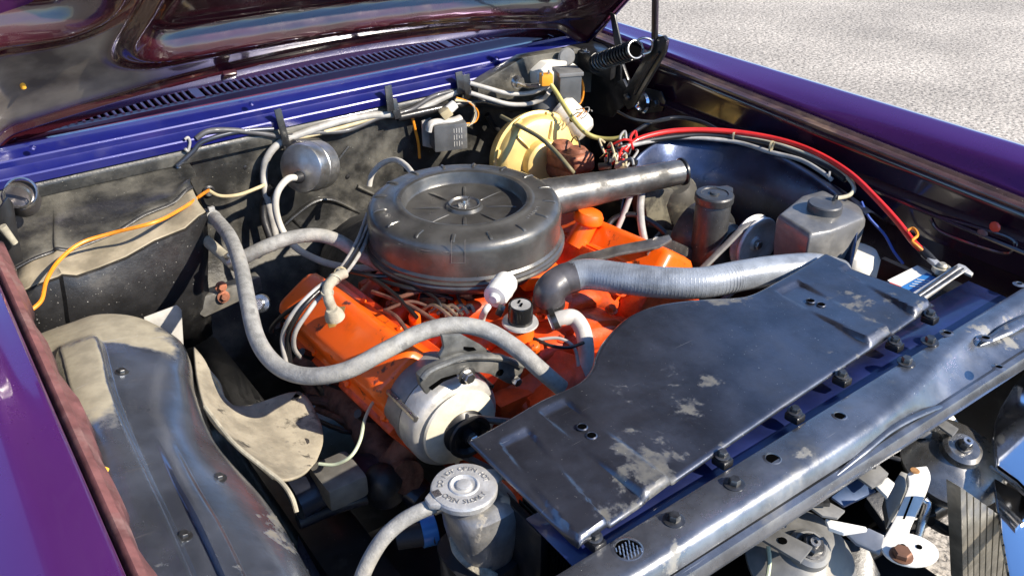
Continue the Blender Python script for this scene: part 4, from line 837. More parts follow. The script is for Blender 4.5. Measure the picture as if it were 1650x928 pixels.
# tangled connectors near the booster
cn = empty('wire_connectors', at(990, 255, z=.85), 'tangle of red, black and pale wire connectors beside the brake booster', 'wiring')
rs = random.Random(3)
for k in range(16):
    a = at(965 + rs.random() * 50, 235 + rs.random() * 35, z=.85 + rs.random() * .03); b = at(965 + rs.random() * 60, 228 + rs.random() * 45, z=.85 + rs.random() * .04)
    mid = (a + b) / 2 + Vector((rs.uniform(-.015, .015), rs.uniform(-.015, .015), .018)); obj('wire', tube([a, mid, b], .0028, 7), [wire_r, wire_b, wire_g, wire_t][k % 4], cn)
for q, m_, sz in (((985, 258), grey_pl, (.03, .016, .014)), ((1000, 268), wire_t, (.026, .014, .012)), ((975, 268), black, (.03, .014, .012)), ((1005, 240), wire_r, (.03, .012, .01)), ((1018, 262), black, (.022, .018, .014))):
    obj('connector', obox(at(*q, z=.868), sz, frame((rs.uniform(-.4, .4), rs.uniform(-.4, .4), 1), (rs.random(), rs.random(), .1))), m_, cn, bevel=.002)
for a in (1003, 1020): obj('wire', tube(pts((a, 240, .88), (a - 4, 222, .893), (a + 4, 212, .90), (a + 6, 226, .89)), .003, 8), (wire_g if a == 1003 else wire_r), cn)

# ================================================================== brake booster and neighbours
bb = empty('brake_booster', (.415, 1.2, .80), 'gold brake booster with rusty brown master cylinder behind the air cleaner', 'brake booster')
BC = at(872, 262, y=1.13); BA = Vector((-.10, -1, .18)).normalized()
bd = obj('housing', lathe([(.06, -.10), (.10, -.085), (.115, -.06), (.122, -.04), (.127, -.021), (.127, -.016), (.119, -.014), (.116, -.004), (.110, .005), (.100, .009), (.062, .012), (.056, .030), (.05, .034), (0, .034)], BC, BA, 56), gold, bb, sharp=35)
u, v, a = frame(BA)
for k in range(6):
    t = R(60 * k + 10); d = u * math.cos(t) + v * math.sin(t); obj('rib', tube([BC + d * .062 + a * .012, BC + d * .085 + a * .012, BC + d * .104 + a * .008], .006, 8, flat=.7), gold, bd)
for k in range(8):
    t = R(45 * k + 25); d = u * math.cos(t) + v * math.sin(t); obj('crimp', obox(BC + d * .120 + a * -.012, (.008, .022, .012), (d, d.cross(a), a)), gold, bd, bevel=.002)
mc0 = at(885, 262, y=1.06); md = (BA + Vector((0, 0, -.1))).normalized()
mc = obj('master_cylinder', tube([BC + BA * .03 + Vector((.02, 0, -.01)), BC + BA * .08 + Vector((.02, 0, -.01)), BC + BA * .16 + Vector((.02, 0, -.015))], .028, 16), mcrust, bb, label='rusty brown master cylinder')
obj('fluid_reservoir', obox(BC + BA * .105 + Vector((.018, 0, .022)), (.062, .045, .13), frame(BA, (0, 0, 1))), mcrust, mc, bevel=.014, seg=3)
obj('reservoir_dome', lathe([(.028, -.01), (.028, .006), (.02, .016), (0, .018)], BC + BA * .07 + Vector((.016, 0, .046)), AZ, 18), mcrust, mc)
obj('reservoir_dome', lathe([(.026, -.01), (.026, .004), (.018, .013), (0, .015)], BC + BA * .13 + Vector((.022, 0, .042)), AZ, 18), mcrust, mc)
obj('bail_wire', tube([BC + BA * .05 + Vector((.05, 0, .03)), BC + BA * .08 + Vector((.045, 0, .068)), BC + BA * .12 + Vector((.03, 0, .07)), BC + BA * .16 + Vector((.02, 0, .02))], .002, 6), wire_b, mc)
single('vacuum_line', tube(ptsy(1.1, (808, 188, 1.24), (840, 205, 1.14), (870, 222, 1.06), (895, 245, .98), (915, 268, .93), (925, 280, .92)), .0055, 10), M('olive_tube', (.20, .18, .10), .55, 0, 0, .2), 'olive tube crossing in front of the gold brake booster', 'hose')
wc = empty('white_canister', at(935, 215, y=1.12), 'white plastic canister standing right of the brake booster', 'canister')
a0, a1 = at(908, 178, y=1.18), at(942, 212, y=1.12); dv = (a1 - a0).normalized()
obj('body', lathe([(.0, -.016), (.03, -.014), (.038, -.004), (.038, .055), (.036, .070), (.026, .082), (0, .086)], a0, dv, 32), white_m, wc)
obj('vent_plug', lathe([(.007, 0), (.007, .003), (0, .004)], at(921, 193, y=1.10), (-.2, -.9, .3), 12), black, wc)
for k in range(3): obj('coiled_wire', tube([p + Vector((0, 0, 0)) for p in helix(at(926 + k * 7, 180, y=1.09), at(930 + k * 8, 186, y=1.085), .010 + .003 * k, 1.3)], .0013, 6), [wire_t, wire_o, wire_g][k], wc)
# wiper motor
wm = empty('wiper_motor', at(905, 140, y=1.26), 'wiper motor with pale base, dark gear box and orange connector', 'motor')
obj('base', prism([at(*q, y=1.28) for q in ((865, 118), (882, 102), (915, 98), (928, 104), (934, 118), (930, 140), (885, 150), (866, 138))], (0, .05, 0)), white_m, wm, bevel=.006)
gx = at(914, 140, y=1.20)
obj('gear_box', obox(gx, (.058, .060, .075), (Vector((.93, -.37, 0)), Vector((.37, .93, 0)), AZ)), grey_pl, wm, bevel=.005)
obj('gear_box_lid', obox(gx + Vector((0, 0, .040)), (.064, .066, .010), (Vector((.93, -.37, 0)), Vector((.37, .93, 0)), AZ)), M('lid_grey', (.2, .2, .2), .5, .2, 0, .15, dust=.3), wm, bevel=.002)
obj('connector', obox(at(880, 128, y=1.20), (.030, .028, .028), (Vector((.93, -.37, 0)), Vector((.37, .93, 0)), AZ)), orange_pl, wm, bevel=.004)
for q in ((874, 122), (884, 120)): obj('pin', cyl(at(*q, y=1.195), at(*q, y=1.195) + Vector((0, 0, .010)), .003, .002, 8), steel, wm)
obj('crank_arm', tube(ptsy(1.24, (830, 133), (850, 139), (870, 137)), .010, 10, flat=.6), steel, wm)
obj('pivot', lathe([(.016, 0), (.016, .012), (.012, .018), (0, .018)], at(832, 132, y=1.25), AX, 20), steel, wm)
obj('lamp_disc', lathe([(.022, 0), (.024, .004), (.020, .008), (0, .009)], at(912, 92, y=1.29), (-.3, -1, .2), 24), M('lid_grey', (0, 0, 0)), wm)
obj('motor_can', lathe([(.034, 0), (.036, .01), (.036, .06), (.028, .07), (0, .07)], at(880, 160, y=1.25), (-.3, -.4, -.7), 24), grey_pl, wm)
obj('lead', tube(ptsy(1.17, (935, 125), (940, 140), (938, 160), (930, 172)), .003, 8), wire_o, wm)
for k, (P, lb) in enumerate(((((757, 134), (785, 142), (820, 151), (855, 150), (880, 140), (886, 131)), 'upper grey washer hose sagging from the firewall clip to the orange connector'), (((758, 150), (790, 160), (820, 168), (850, 168), (875, 160), (884, 150)), 'lower grey washer hose sagging below its twin'))):
    single('washer_hose', tube([at(*q, y=1.29 - .016 * i) for i, q in enumerate(P)], .0058, 12), wire_g, lb, 'hose', 'grey washer hoses at the wiper motor')
single('yellow_tube', tube(ptsy(1.15, (886, 134, 1.19), (897, 150, 1.17), (912, 175, 1.12), (928, 198, 1.08), (945, 215, 1.05), (965, 223, 1.03), (990, 224, 1.0), (1010, 218, .98)), .0058, 12), wire_y, 'yellow green tube curving down across the white canister', 'hose')
single('black_bundle', tube(ptsy(1.34, (640, 190, 1.33), (760, 165, 1.32), (800, 170, 1.31), (850, 176, 1.30), (910, 176, 1.28)), .010, 10), wire_b, 'taped black wire bundle along the firewall below the grey hoses', 'wiring')
single('black_bundle', tube(ptsy(1.33, (785, 185), (800, 208), (820, 212), (840, 200), (845, 190)), .008, 10), wire_b, 'black wire loop hanging above the gold brake booster', 'wiring')

# ignition module
rsx = random.Random(5)
ig = empty('ignition_module', at(720, 225, y=1.32), 'black ignition box with printed label and taped wires on the firewall', 'ignition box')
obj('bracket', prism([at(*q, y=1.335) for q in ((680, 196), (695, 190), (700, 240), (682, 236))], (0, .006, 0)), alu, ig, bevel=.002)
bc_ = at(722, 216, y=1.295)
obj('case', obox(bc_, (.085, .058, .068), (Vector((.95, -.3, 0)), Vector((.3, .95, 0)), AZ)), grey_pl, ig, bevel=.004)
for k in range(12):
    uq = Vector((.95, -.3, 0)); obj('print_mark', obox(bc_ + uq * (.008 + .0065 * (k % 4)) + Vector((-.3, -.95, 0)) * .0294 + AZ * (.017 - .017 * (k // 4)), (.0012, .0006, .006 + .008 * rsx.random()), (uq, Vector((.3, .95, 0)), AZ)), inkm, ig)
obj('tape', tube(ptsy(1.29, (690, 212), (694, 200), (708, 196), (728, 195), (742, 190)), .011, 10, flat=.7), M('tape_white', (.5, .48, .44), .6, 0, 0, .2), ig)
obj('connector', obox(at(718, 182, y=1.29), (.026, .026, .022), (Vector((.8, -.3, .5)).normalized(), Vector((.3, .95, 0)), Vector((-.5, .2, .85)).normalized())), wire_t, ig, bevel=.003)
obj('connector', cyl(at(722, 178, y=1.29), at(733, 168, y=1.29), .012, .012, 14), white_m, ig)
for k in range(4): obj('wire', tube(ptsy(1.29, (735 - k, 158 + k * 2), (755 + k * 3, 165 + k), (770 - k * 3, 180 + k * 4), (766 - k * 5, 196 + k * 3), (748, 200 + k)), .0024, 8), [wire_o, wire_g, wire_t, wire_b][k], ig)
single('orange_wire', tube(ptsy(1.34, (664, 187), (668, 205), (674, 230), (676, 255)), .0038, 8), wire_o, 'orange wire running straight down the firewall left of the ignition box', 'wire')
single('orange_wire', tube([at(336, 307, y=1.33), at(325, 314, y=1.25), at(310, 325, y=1.18), at(290, 338, y=1.14), at(250, 358, z=.900), at(180, 376, z=.885), at(130, 392, z=.88), at(95, 420, z=.872), at(75, 452, z=.865), at(66, 485, z=.855), at(40, 506, z=.85)], .0036, 8), wire_o, 'long orange wire draped over the heater case to the left fender', 'wire')
single('tan_wire', tube(ptsy(1.33, (336, 307, 1.34), (355, 316, 1.32), (385, 314, 1.31), (415, 303, 1.31), (428, 297, 1.325)), .0040, 8), wire_t, 'tan wire from the firewall grommet to the harness', 'wire')
hz = empty('cowl_harness', at(500, 215, y=1.33), 'grey wrapped wiring harness clipped along the firewall below the cowl', 'wiring')
obj('loom', tube(ptsy(1.335, (447, 395, 1.30), (438, 350, 1.31), (428, 310, 1.32), (425, 280), (430, 255), (448, 233), (480, 218), (540, 198), (600, 186), (660, 183), (700, 165), (735, 148), (756, 143)), .0085, 12), wire_g, hz)
obj('loom', tube(ptsy(1.335, (455, 222), (500, 215), (560, 210), (610, 190), (660, 178), (700, 155), (750, 143)), .006, 10), M('loom_dark', (.07, .07, .075), .5, 0, .1, .3), hz)
obj('lead', tube(ptsy(1.335, (470, 224), (510, 216), (560, 203), (620, 184)), .0055, 10), wire_t, hz)
obj('lead', tube(ptsy(1.338, (316, 224), (335, 212), (370, 210), (420, 215), (458, 222)), .006, 10), M('loom_dark', (0, 0, 0)), hz)
obj('lead', tube(ptsy(1.338, (285, 268), (310, 245), (328, 228), (380, 213), (440, 208)), .0055, 10), M('conduit_dark', (.04, .045, .06), .3, .3, .3), hz)
obj('conduit', tube(ptsy(1.345, (26, 375), (95, 355), (118, 343), (140, 338), (200, 312), (270, 282), (290, 268)), .006, 10), M('conduit', (.30, .31, .34), .3, .6, .1, .2), hz)
for q0, q1 in (((446, 178), (462, 232)), ((624, 140), (630, 178)), ((632, 162), (642, 190)), ((738, 118), (744, 150)), ((750, 122), (754, 160))):
    obj('clip', prism([at(q0[0] - 4, q0[1], y=1.326), at(q0[0] + 7, q0[1] - 3, y=1.326), at(q1[0] + 6, q1[1], y=1.316), at(q1[0] - 5, q1[1] + 3, y=1.316)], (0, .004, 0)), black, hz, bevel=.001)
obj('hook', tube(ptsy(1.335, (298, 225), (303, 222), (306, 230), (303, 243), (298, 240)), .003, 8), wire_g, hz)
# silver motor
sm_ = empty('blower_motor', at(505, 268, y=1.30), 'round silver motor can fixed to the firewall', 'motor')
c0 = at(482, 272, y=1.24); dv = (at(530, 262, y=1.30) - c0).normalized()
obj('can', lathe([(.0, 0), (.044, .002), (.053, .005), (.055, .010), (.055, .038), (.0562, .040), (.0562, .043), (.055, .045), (.055, .078), (.050, .086), (0, .086)], c0, dv, 48), M('brushed_can', (.42, .415, .40), .36, .9, 0, .2, 30, dust=.2, dcol=(.22, .2, .17)), sm_, sharp=28)
obj('nozzle', lathe([(.014, 0), (.012, .010), (.009, .018)], at(482, 286, y=1.236), -dv, 20), rubber, sm_)
obj('bracket', prism([at(*q, y=1.30) for q in ((462, 238), (478, 228), (520, 226), (520, 236), (480, 240), (468, 300), (460, 298))], (0, .02, 0)), black, sm_, bevel=.002)

# ================================================================== heater case, left rear
hc = empty('heater_case', (-.57, 1.2, .60), 'black heater case with a dusty tan top at the left end of the firewall', 'heater case')
def lay(P): return [at(*q[:2], y=q[2]) for q in P]
front = lay([(30, 478, 1.09), (62, 462, 1.09), (96, 450, 1.09), (102, 446, 1.085), (125, 448, 1.08), (160, 436, 1.085), (205, 418, 1.09), (250, 392, 1.10), (300, 372, 1.11), (322, 352, 1.12), (333, 346, 1.13)])
lower = lay([(40, 530, 1.08), (70, 525, 1.08), (105, 515, 1.08), (112, 512, 1.07), (135, 508, 1.065), (170, 500, 1.07), (210, 492, 1.075), (255, 482, 1.08), (300, 468, 1.09), (322, 458, 1.10), (334, 450, 1.12)])
bot = [p + Vector((.0, .05, -.16)) for p in lower]
mid = [(a * .5 + b * .5) + Vector((0, -.006, 0)) for a, b in zip(front, lower)]
obj('front_face', grid([[p + Vector((0, .006, .003)) for p in front], front, mid, lower, bot]), heater_m, hc, solid=.003, off=0, sharp=24)
back = [p + Vector((.012, .085 + .03 * (p.x + .75) / .35, .010)) for p in front]
ridge_ = [p + Vector((0, .04, .010)) for p in front]
obj('upper_face', grid(cgrid([back, [p + Vector((.004, .02, .012)) for p in back], [Vector((p.x + .03, 1.31, .872)) for p in back], [Vector((p.x + .03, 1.352, .885)) for p in back]], 5, 5)), firewall_m, hc, solid=.003, off=0, sharp=60)
obj('top_ledge', grid(cgrid([[p + Vector((0, .004, .004)) for p in front], ridge_, back], 6, 1)), dusttop, hc, solid=.003, off=0, sharp=60, label='tan dusty top of the heater case')
obj('seam', tube([p + Vector((0, 0, .004)) for p in back], .004, 8, flat=.7), heater_m, hc)
re = [front[-1], lower[-1], bot[-1]]
obj('end_face', grid([[p, p + Vector((.03, .2, 0))] for p in [front[-1] + Vector((0, 0, .006))] + re]), heater_m, hc)
obj('pipe_stub', cyl(at(345, 352, z=.845) + Vector((-.02, .06, 0)), at(343, 350, z=.845), .011, .011, 14), bolt_m, hc)
obj('pipe_stub', cyl(at(375, 425, z=.80) + Vector((-.03, .26, .02)), at(375, 425, z=.80), .011, .011, 14), M('tan_rubber', (0, 0, 0)), hc)
for q in ((158, 373), (292, 331)):
    t_ = obj('tab', prism([at(q[0] + a_, q[1] + b_, y=1.24) for a_, b_ in ((-8, 10), (-6, -4), (2, -7), (8, -2), (9, 7))], (0, .02, 0)), M('tab_brown', (.34, .26, .19), .7, 0, 0, .3), hc, bevel=.003)

# ================================================================== rubber flap and clutter low on the left
fp = empty('splash_flap', at(430, 690, z=.66), 'tan dusty rubber splash flap between the left wheelhouse and the engine', 'splash flap')
G = [[(312, 562, .775), (330, 588, .765), (345, 608, .755)], [(316, 600, .77), (345, 632, .745), (372, 655, .72)], [(325, 650, .765), (362, 672, .735), (398, 662, .70), (440, 648, .685), (476, 632, .68)], ]
P0 = [[(312, 560, .778), (325, 575, .77), (338, 595, .76), (352, 615, .75)], [(318, 612, .77), (340, 640, .75), (362, 650, .725), (385, 658, .705)], [(335, 668, .762), (375, 690, .725), (425, 668, .69), (478, 632, .68)], [(372, 712, .755), (420, 725, .71), (470, 700, .68), (512, 672, .668)], [(405, 740, .75), (445, 757, .71), (480, 742, .685), (520, 712, .665)], [(440, 770, .745), (462, 774, .715), (490, 764, .69), (508, 745, .672)]]
obj('sheet', grid(cgrid([[at(*q[:2], z=q[2]) for q in r_] for r_ in P0], 6, 6)), flap_m, fp, solid=.004, off=0, sharp=60)
obj('edge_lip', tube(pts((330, 655, .768), (375, 712, .76), (420, 750, .752), (452, 775, .745), (470, 800, .735), (478, 825, .72)), .0035, 8), M('tan_rubber', (0, 0, 0)), fp)
for q in ((490, 712), (432, 658), (474, 640), (478, 636)): obj('stain', lathe([(.009, 0), (.009, .001), (0, .001)], at(*q, z=.681 if q[0] != 490 else .676), AZ, 9), M('tar', (.05, .045, .04), .5), fp)
gw = single('green_wire', tube(pts((514, 747, .672), (540, 748, .675), (565, 735, .69), (580, 710, .70), (588, 675, .71), (600, 650, .715), (612, 640, .715)), .0028, 8), M('pale_green', (.45, .5, .36), .5), 'pale green wire looping from the flap to the alternator', 'wire')
sf = empty('suspension_arm', (-.42, .42, .45), 'dark suspension arm and tyre rod deep in the left of the bay', 'suspension')
obj('arm', tube(pts((470, 800, .60), (540, 770, .60), (620, 760, .58), (680, 800, .55)), [.05, .045, .04, .035], 16, flat=.6), M('arm_navy', (.014, .017, .03), .4, .1, .2, .3, dust=.2), sf)
obj('bracket', box(-.47, -.40, .50, .58, .60, .645), M('arm_grey', (.16, .155, .14), .6, .2, 0, .3, dust=.3), sf, bevel=.01)
obj('ball_joint', lathe([(.03, 0), (.034, .01), (.028, .03), (.034, .04), (.026, .06), (.01, .07)], at(625, 795, z=.56), (-.3, -.2, 1), 20), rubber, sf)
obj('rod', tube(pts((480, 840, .55), (540, 815, .55), (590, 800, .55)), .014, 10), M('arm_navy', (0, 0, 0)), sf)
obj('pan', prism(pts((480, 850, .50), (560, 830, .50), (600, 900, .48), (560, 1000, .45), (470, 980, .45)), (0, 0, -.03)), M('pan_blue', (.02, .03, .06), .3, .3, .3, .3, dust=.2), sf, bevel=.006)
single('shock_mount', join(lathe([(.018, 0), (.018, .012), (.010, .014), (.010, .03), (0, .03)], at(422, 488, z=.70), (-.5, -.7, .4), 18)), steel, 'small bright threaded stud in the dark gap beside the grey hose', 'stud')
rs = random.Random(11)
dg = empty('dirty_lines', (-.36, .66, .58), 'tangle of greasy dark pipes below the left exhaust manifold', 'pipes')
for k in range(12):
    x_ = 470 + rs.random() * 90; y_ = 600 + rs.random() * 70
    obj('pipe', tube(pts((x_, y_, .60), (x_ + rs.uniform(20, 60), y_ + rs.uniform(-5, 30), .62), (x_ + rs.uniform(60, 110), y_ + rs.uniform(10, 60), .58)), rs.uniform(.003, .009), 8), [rust, rubber, M('arm_grey', (0, 0, 0)), wire_b][k % 4], dg)

# ================================================================== hood hinges
ap = [at(*q, x=.70) for q in ((1056, 60), (1068, 58), (1074, 66), (1070, 86), (1020, 172), (1011, 178), (1004, 165), (1004, 150))]
hr = obj('hood_hinge', prism(ap, (.012, .0, 0)), black, car, bevel=.003, label='black right hood hinge with arm and coil spring')
obj('arm_bead', tube([at(*q, x=.697) for q in ((1062, 85), (1045, 112), (1022, 152))], .006, 8, flat=.7), black, hr)
obj('pivot', lathe([(.010, 0), (.010, .008), (.006, .011), (0, .011)], at(1012, 157, x=.70), (-1, -.2, 0), 16), black, hr)
obj('pivot_link', prism([at(*q, x=.705) for q in ((994, 132), (1003, 128), (1018, 158), (1008, 166))], (.01, 0, 0)), black, hr, bevel=.002)
h0, h1 = at(964, 101, x=.69), at(1024, 80, x=.66)
obj('spring', tube(helix(h0, h1, .022, 13, 14), .0030, 6, res=1, smooth=False), M('spring_black', (.07, .07, .07), .3, .6), hr)
obj('spring_core', cyl(h0, h1, .017, .017, 14), hole_m, hr)
obj('spring_hook', tube([h1 + (h1 - h0).normalized() * .002 + Vector(q) for q in ((0, 0, .020), (.012, -.012, .028), (.03, -.022, .02), (.03, -.02, -.005), (.015, -.01, -.012))], .003, 8), steel, hr)
obj('spring_ring', tube([h1 + frame(h1 - h0)[0] * (.021 * math.cos(k * .5)) + frame(h1 - h0)[1] * (.021 * math.sin(k * .5)) for k in range(13)], .0026, 8), M('spring_end_steel', (.3, .3, .3), .35, .8), hr)
obj('spring_seat', lathe([(.026, 0), (.022, -.014), (.01, -.02)], h0, h1 - h0, 20), black, hr)
obj('link_bar', prism([at(*q, x=.72) for q in ((982, 20), (990, 24), (1000, 70), (1000, 130), (990, 140), (990, 75))], (.006, 0, 0)), black, hr, bevel=.002)
obj('side_plate', prism([at(*q, x=.74) for q in ((940, 135), (962, 108), (1000, 98), (1012, 130), (1010, 165), (985, 190), (945, 180))], (.01, 0, 0)), black, hr, bevel=.003)
st = at(1055, 62, x=.70)
single('hood_prop_rod', tube([st, at(1056, 0, x=.68), at(1058, -90, x=.65)], .0085, 12, smooth=False), black, 'straight dark rod rising from the right hood hinge', 'rod')
hl = obj('hood_hinge', prism([at(*q, y=1.18) for q in ((0, 335), (12, 318), (22, 330), (30, 380), (44, 452), (28, 466), (12, 420), (0, 380))], (0, .008, 0)), black, car, bevel=.002, label='black left hood hinge strap with bare metal ring')
for k, rr_ in enumerate((.030, .024)): obj('ring', lathe([(rr_ - .003, -.003), (rr_, -.003), (rr_, .003), (rr_ - .003, .003)], at(34 - 6 * k, 312 + 4 * k, y=1.22 - .02 * k), (-.4, -.7, .5 - .6 * k), 24, closed=True), steel, hl)
obj('collar', lathe([(.026, -.02), (.030, -.01), (.030, .02), (.024, .024)], at(36, 322, y=1.235), (-.2, -.5, .8), 24), M('collar', (.12, .11, .11), .35, .7, 0, .3), hl)
obj('spring_end', cyl(at(3, 365, y=1.16), at(24, 392, y=1.16), .008, .006, 10), M('tan_rubber', (0, 0, 0)), hl)

# ================================================================== ahead of the radiator support
def horn(name, px, py, z, r, tilt, label, cover=.0):
    c = at(px, py, z=z); a = Vector(tilt).normalized(); h = empty(name, c, label, 'horn', 'horns ahead of the radiator support')
    obj('body', lathe([(r * .7, -.05), (r * .98, -.012), (r, -.006), (r * 1.03, -.004), (r * 1.03, .0), (r * .97, .003), (r * .80, .012), (r * .55, .022), (r * .40, .026), (r * .38, .036), (r * .30, .040), (0, .040)], c, a, 48), M('horn_black', (.24, .235, .225), .28, .8, .2, .35, 20, dust=.3, dcol=(.16, .15, .13)) if not cover else M('horn_grey', (.2, .2, .195), .5, .4, 0, .25, dust=.4), h, sharp=30)
    u, v, a = frame(a)
    for k in range(6):
        t = R(60 * k + 20); obj('rivet', lathe([(.004, 0), (.004, .003), (0, .004)], c + (u * math.cos(t) + v * math.sin(t)) * r * .97 + a * .001, a, 10), bolt_m, h)
    obj('nut', hexbolt(c + a * .040, a, .015 if cover else .010, .010, .019 if cover else .013), bolt_m, h)
    obj('stud', lathe([(.007, 0), (.007, .016), (.003, .016), (.003, .010), (0, .010)], c + a * .040, a, 14), steel, h)
    return h, c, a
h1_, c1, a1_ = horn('horn', 1535, 742, .70, .078, (-.12, -.28, 1), 'round black horn with silver sheen below the right of the support beam')
obj('mount_strap', prism(pts((1470, 655, .752), (1485, 652, .752), (1545, 690, .752), (1535, 702, .752)), (0, 0, -.004)), M('horn_grey', (.2, .2, .195), .5, .4, 0, .25, dust=.4), h1_, bevel=.001)
obj('slot', lathe([(.004, 0), (.004, .001), (0, .001)], at(1492, 668, z=.7525), AZ, 10), hole_m, h1_)
obj('trumpet', prism(pts((1500, 755, .66), (1565, 770, .66), (1545, 790, .64), (1515, 828, .60), (1505, 835, .60), (1520, 790, .63)), (0, 0, -.03)), M('horn_black', (0, 0, 0)), h1_, bevel=.004)
obj('connector', obox(at(1478, 697, z=.735), (.040, .014, .012), (RT, FH, AZ)), M('lid_grey', (0, 0, 0)), h1_, bevel=.002)
obj('wire', tube(pts((1408, 710, .74), (1430, 704, .74), (1452, 700, .738), (1462, 697, .736)), .0035, 8), M('pale_tube', (0, 0, 0)), h1_)
h2_, c2, a2_ = horn('horn', 1290, 900, .68, .075, (-.1, -.35, 1), 'dull grey horn with large hexagon nut at the bottom of the picture', 1)
obj('mount_strap', prism(pts((1218, 862, .735), (1240, 845, .735), (1310, 880, .735), (1290, 905, .735)), (0, 0, -.005)), M('horn_grey', (0, 0, 0)), h2_, bevel=.0015)
obj('hole', lathe([(.006, 0), (.006, .001), (0, .001)], at(1261, 871, z=.7358), AZ, 14), hole_m, h2_)
obj('lug', lathe([(.005, -.002), (.009, -.002), (.009, .002), (.005, .002)], at(1258, 841, z=.735), (.3, -.5, .8), 16, closed=True), M('horn_grey', (0, 0, 0)), h2_)
obj('wire', tube(pts((1238, 880, .71), (1240, 905, .70), (1236, 935, .69)), .003, 8), M('pale_green', (0, 0, 0)), h2_)
hlch = empty('hood_latch', at(1430, 820, z=.72), 'white painted hood latch bracket with rusty bolt', 'latch')
le = crv(pts((1462, 762, .775), (1464, 782, .768), (1452, 812, .757), (1438, 842, .746), (1420, 872, .736)), 5); ri = crv(pts((1494, 750, .78), (1500, 770, .774), (1488, 804, .762), (1470, 842, .750), (1462, 872, .740)), 5)
obj('arm', prism([at(1474, 752, z=.779)] + ri + le[::-1], (0, 0, -.014)), white_paint, hlch, bevel=.0035, seg=2)
obj('arm_slot', prism(pts((1468, 800, .7675), (1472, 800, .7675), (1458, 836, .7565), (1454, 836, .7555)), (0, 0, .0012)), hole_m, hlch)
obj('arm_rust', lathe([(.007, 0), (.006, .001), (0, .0012)], at(1474, 758, z=.7795), AZ, 11), M('latch_rust', (.34, .17, .06), .8, 0, 0, .4, 60), hlch)
fc = at(1462, 889, z=.735); fo = [fc + RT * (.034 * math.cos(t) * (1.15 if math.cos(t) > 0 else 1)) + FH * (.030 * math.sin(t) * (1 if math.sin(t) > 0 else .9)) for t in [2 * math.pi * k / 28 for k in range(28)]]
obj('foot', prism(fo, (0, 0, .005)), white_paint, hlch, bevel=.0015)
obj('bolt', hexbolt(at(1452, 895, z=.7405), AZ, .012, .009, .015), M('bolt_brown', (.20, .10, .06), .55, .5, 0, .3), hlch)
for q in ((1455, 880), (1481, 881)): obj('hole', lathe([(.004, 0), (.004, .001), (0, .001)], at(*q, z=.7402), AZ, 10), hole_m, hlch)
for P in (((1330, 835, .765), (1395, 848, .765), (1398, 852, .765), (1360, 858, .76), (1336, 850, .76)), ((1412, 782, .765), (1430, 768, .765), (1442, 778, .765), (1430, 800, .765))):
    obj('tongue', prism(pts(*P), (0, 0, -.006)), white_paint, hlch, bevel=.001)
gm = M('latch_grey', (.24, .235, .22), .55, .3, 0, .25, dust=.3)
for P in (((1303, 800, .78), (1312, 795, .78), (1362, 822, .775), (1350, 834, .775), (1325, 830, .775), (1300, 812, .78)), ((1388, 742, .785), (1405, 738, .785), (1432, 762, .78), (1422, 776, .78), (1405, 785, .775), (1382, 768, .78))):
    lb_ = obj('tab', prism(pts(*P), (0, 0, -.004)), gm, hlch, bevel=.001)
for q in ((1323, 808), (1398, 748)):
    obj('clip', join(obox(at(*q, z=.785), (.020, .012, .006), (RT, FH, AZ)), lathe([(.004, 0), (.002, .012), (0, .012)], at(*q, z=.785), AZ, 8)), bolt_m, hlch)
obj('side_plate', prism(pts((1362, 858, .745), (1400, 850, .755), (1425, 862, .75), (1418, 892, .735), (1380, 875, .735)), (0, 0, -.004)), M('plate_grey', (.2, .21, .23), .45, .3, .1, .2), hlch, bevel=.001)
obj('shade_plate', prism(pts((1340, 800, .76), (1385, 765, .765), (1412, 790, .755), (1360, 815, .752)), (0, 0, -.004)), M('plate_blue', (.03, .06, .13), .4, .2, .2, .2), hlch, bevel=.001)
obj('inner_bracket', prism(pts((1425, 800, .74), (1452, 758, .755), (1470, 765, .75), (1450, 810, .735), (1432, 838, .73)), (0, 0, -.02)), gm, hlch, bevel=.002)
obj('catch', tube(pts((1478, 868, .70), (1486, 840, .72), (1494, 815, .73), (1488, 805, .735)), .006, 10), steel, hlch)
# grille and chrome header
gr = empty('grille', at(1590, 850, z=.56), 'dull grille section with vertical fins beyond the hood latch', 'grille')
for k in range(9):
    a = at(1548 + k * 11, 785 + k * 8, y=-.155); b = at(1552 + k * 9, 940, y=-.155)
    obj('slat', prism([a, at(1557 + k * 11, 790 + k * 8, y=-.155), at(1559.5 + k * 9, 940, y=-.155), b], (0, .02, 0)), M('grille_tan', (.19, .175, .14), .5, .5, 0, .3, 30, dust=.3), gr, bevel=.001)
hd_ = empty('front_header', at(1635, 720, y=-.14), 'blue reflecting chrome header panel at the right edge', 'header panel')
def zp(*l): return [at(a, b, z=c) for a, b, c in l]
obj('upper_panel', prism(zp((1600, 705, .742), (1602, 682, .742), (1612, 655, .742), (1632, 622, .742), (1660, 592, .742), (1760, 520, .742), (1800, 640, .742), (1660, 792, .742), (1640, 772, .742), (1606, 748, .742)), (0, 0, -.012)), chrome, hd_, bevel=.004, label='smooth upper face mirroring the sky')
obj('lower_panel', prism(zp((1601, 768, .70), (1640, 790, .70), (1700, 830, .70), (1720, 960, .70), (1632, 960, .70), (1616, 870, .70)), (0, 0, -.012)), chrome, hd_, bevel=.004)
obj('trim_strip', tube(zp((1596, 752, .722), (1628, 774, .722), (1665, 806, .722)), .004, 10), steel, hd_)
single('pale_bracket', prism(pts((1505, 640, .72), (1525, 636, .72), (1530, 660, .71), (1552, 690, .69), (1575, 708, .67), (1570, 722, .67), (1540, 706, .68), (1515, 675, .70)), (0, 0, -.005)), white_paint, 'pale curved bracket between the support beam and the black horn', 'bracket', bevel=.0015)
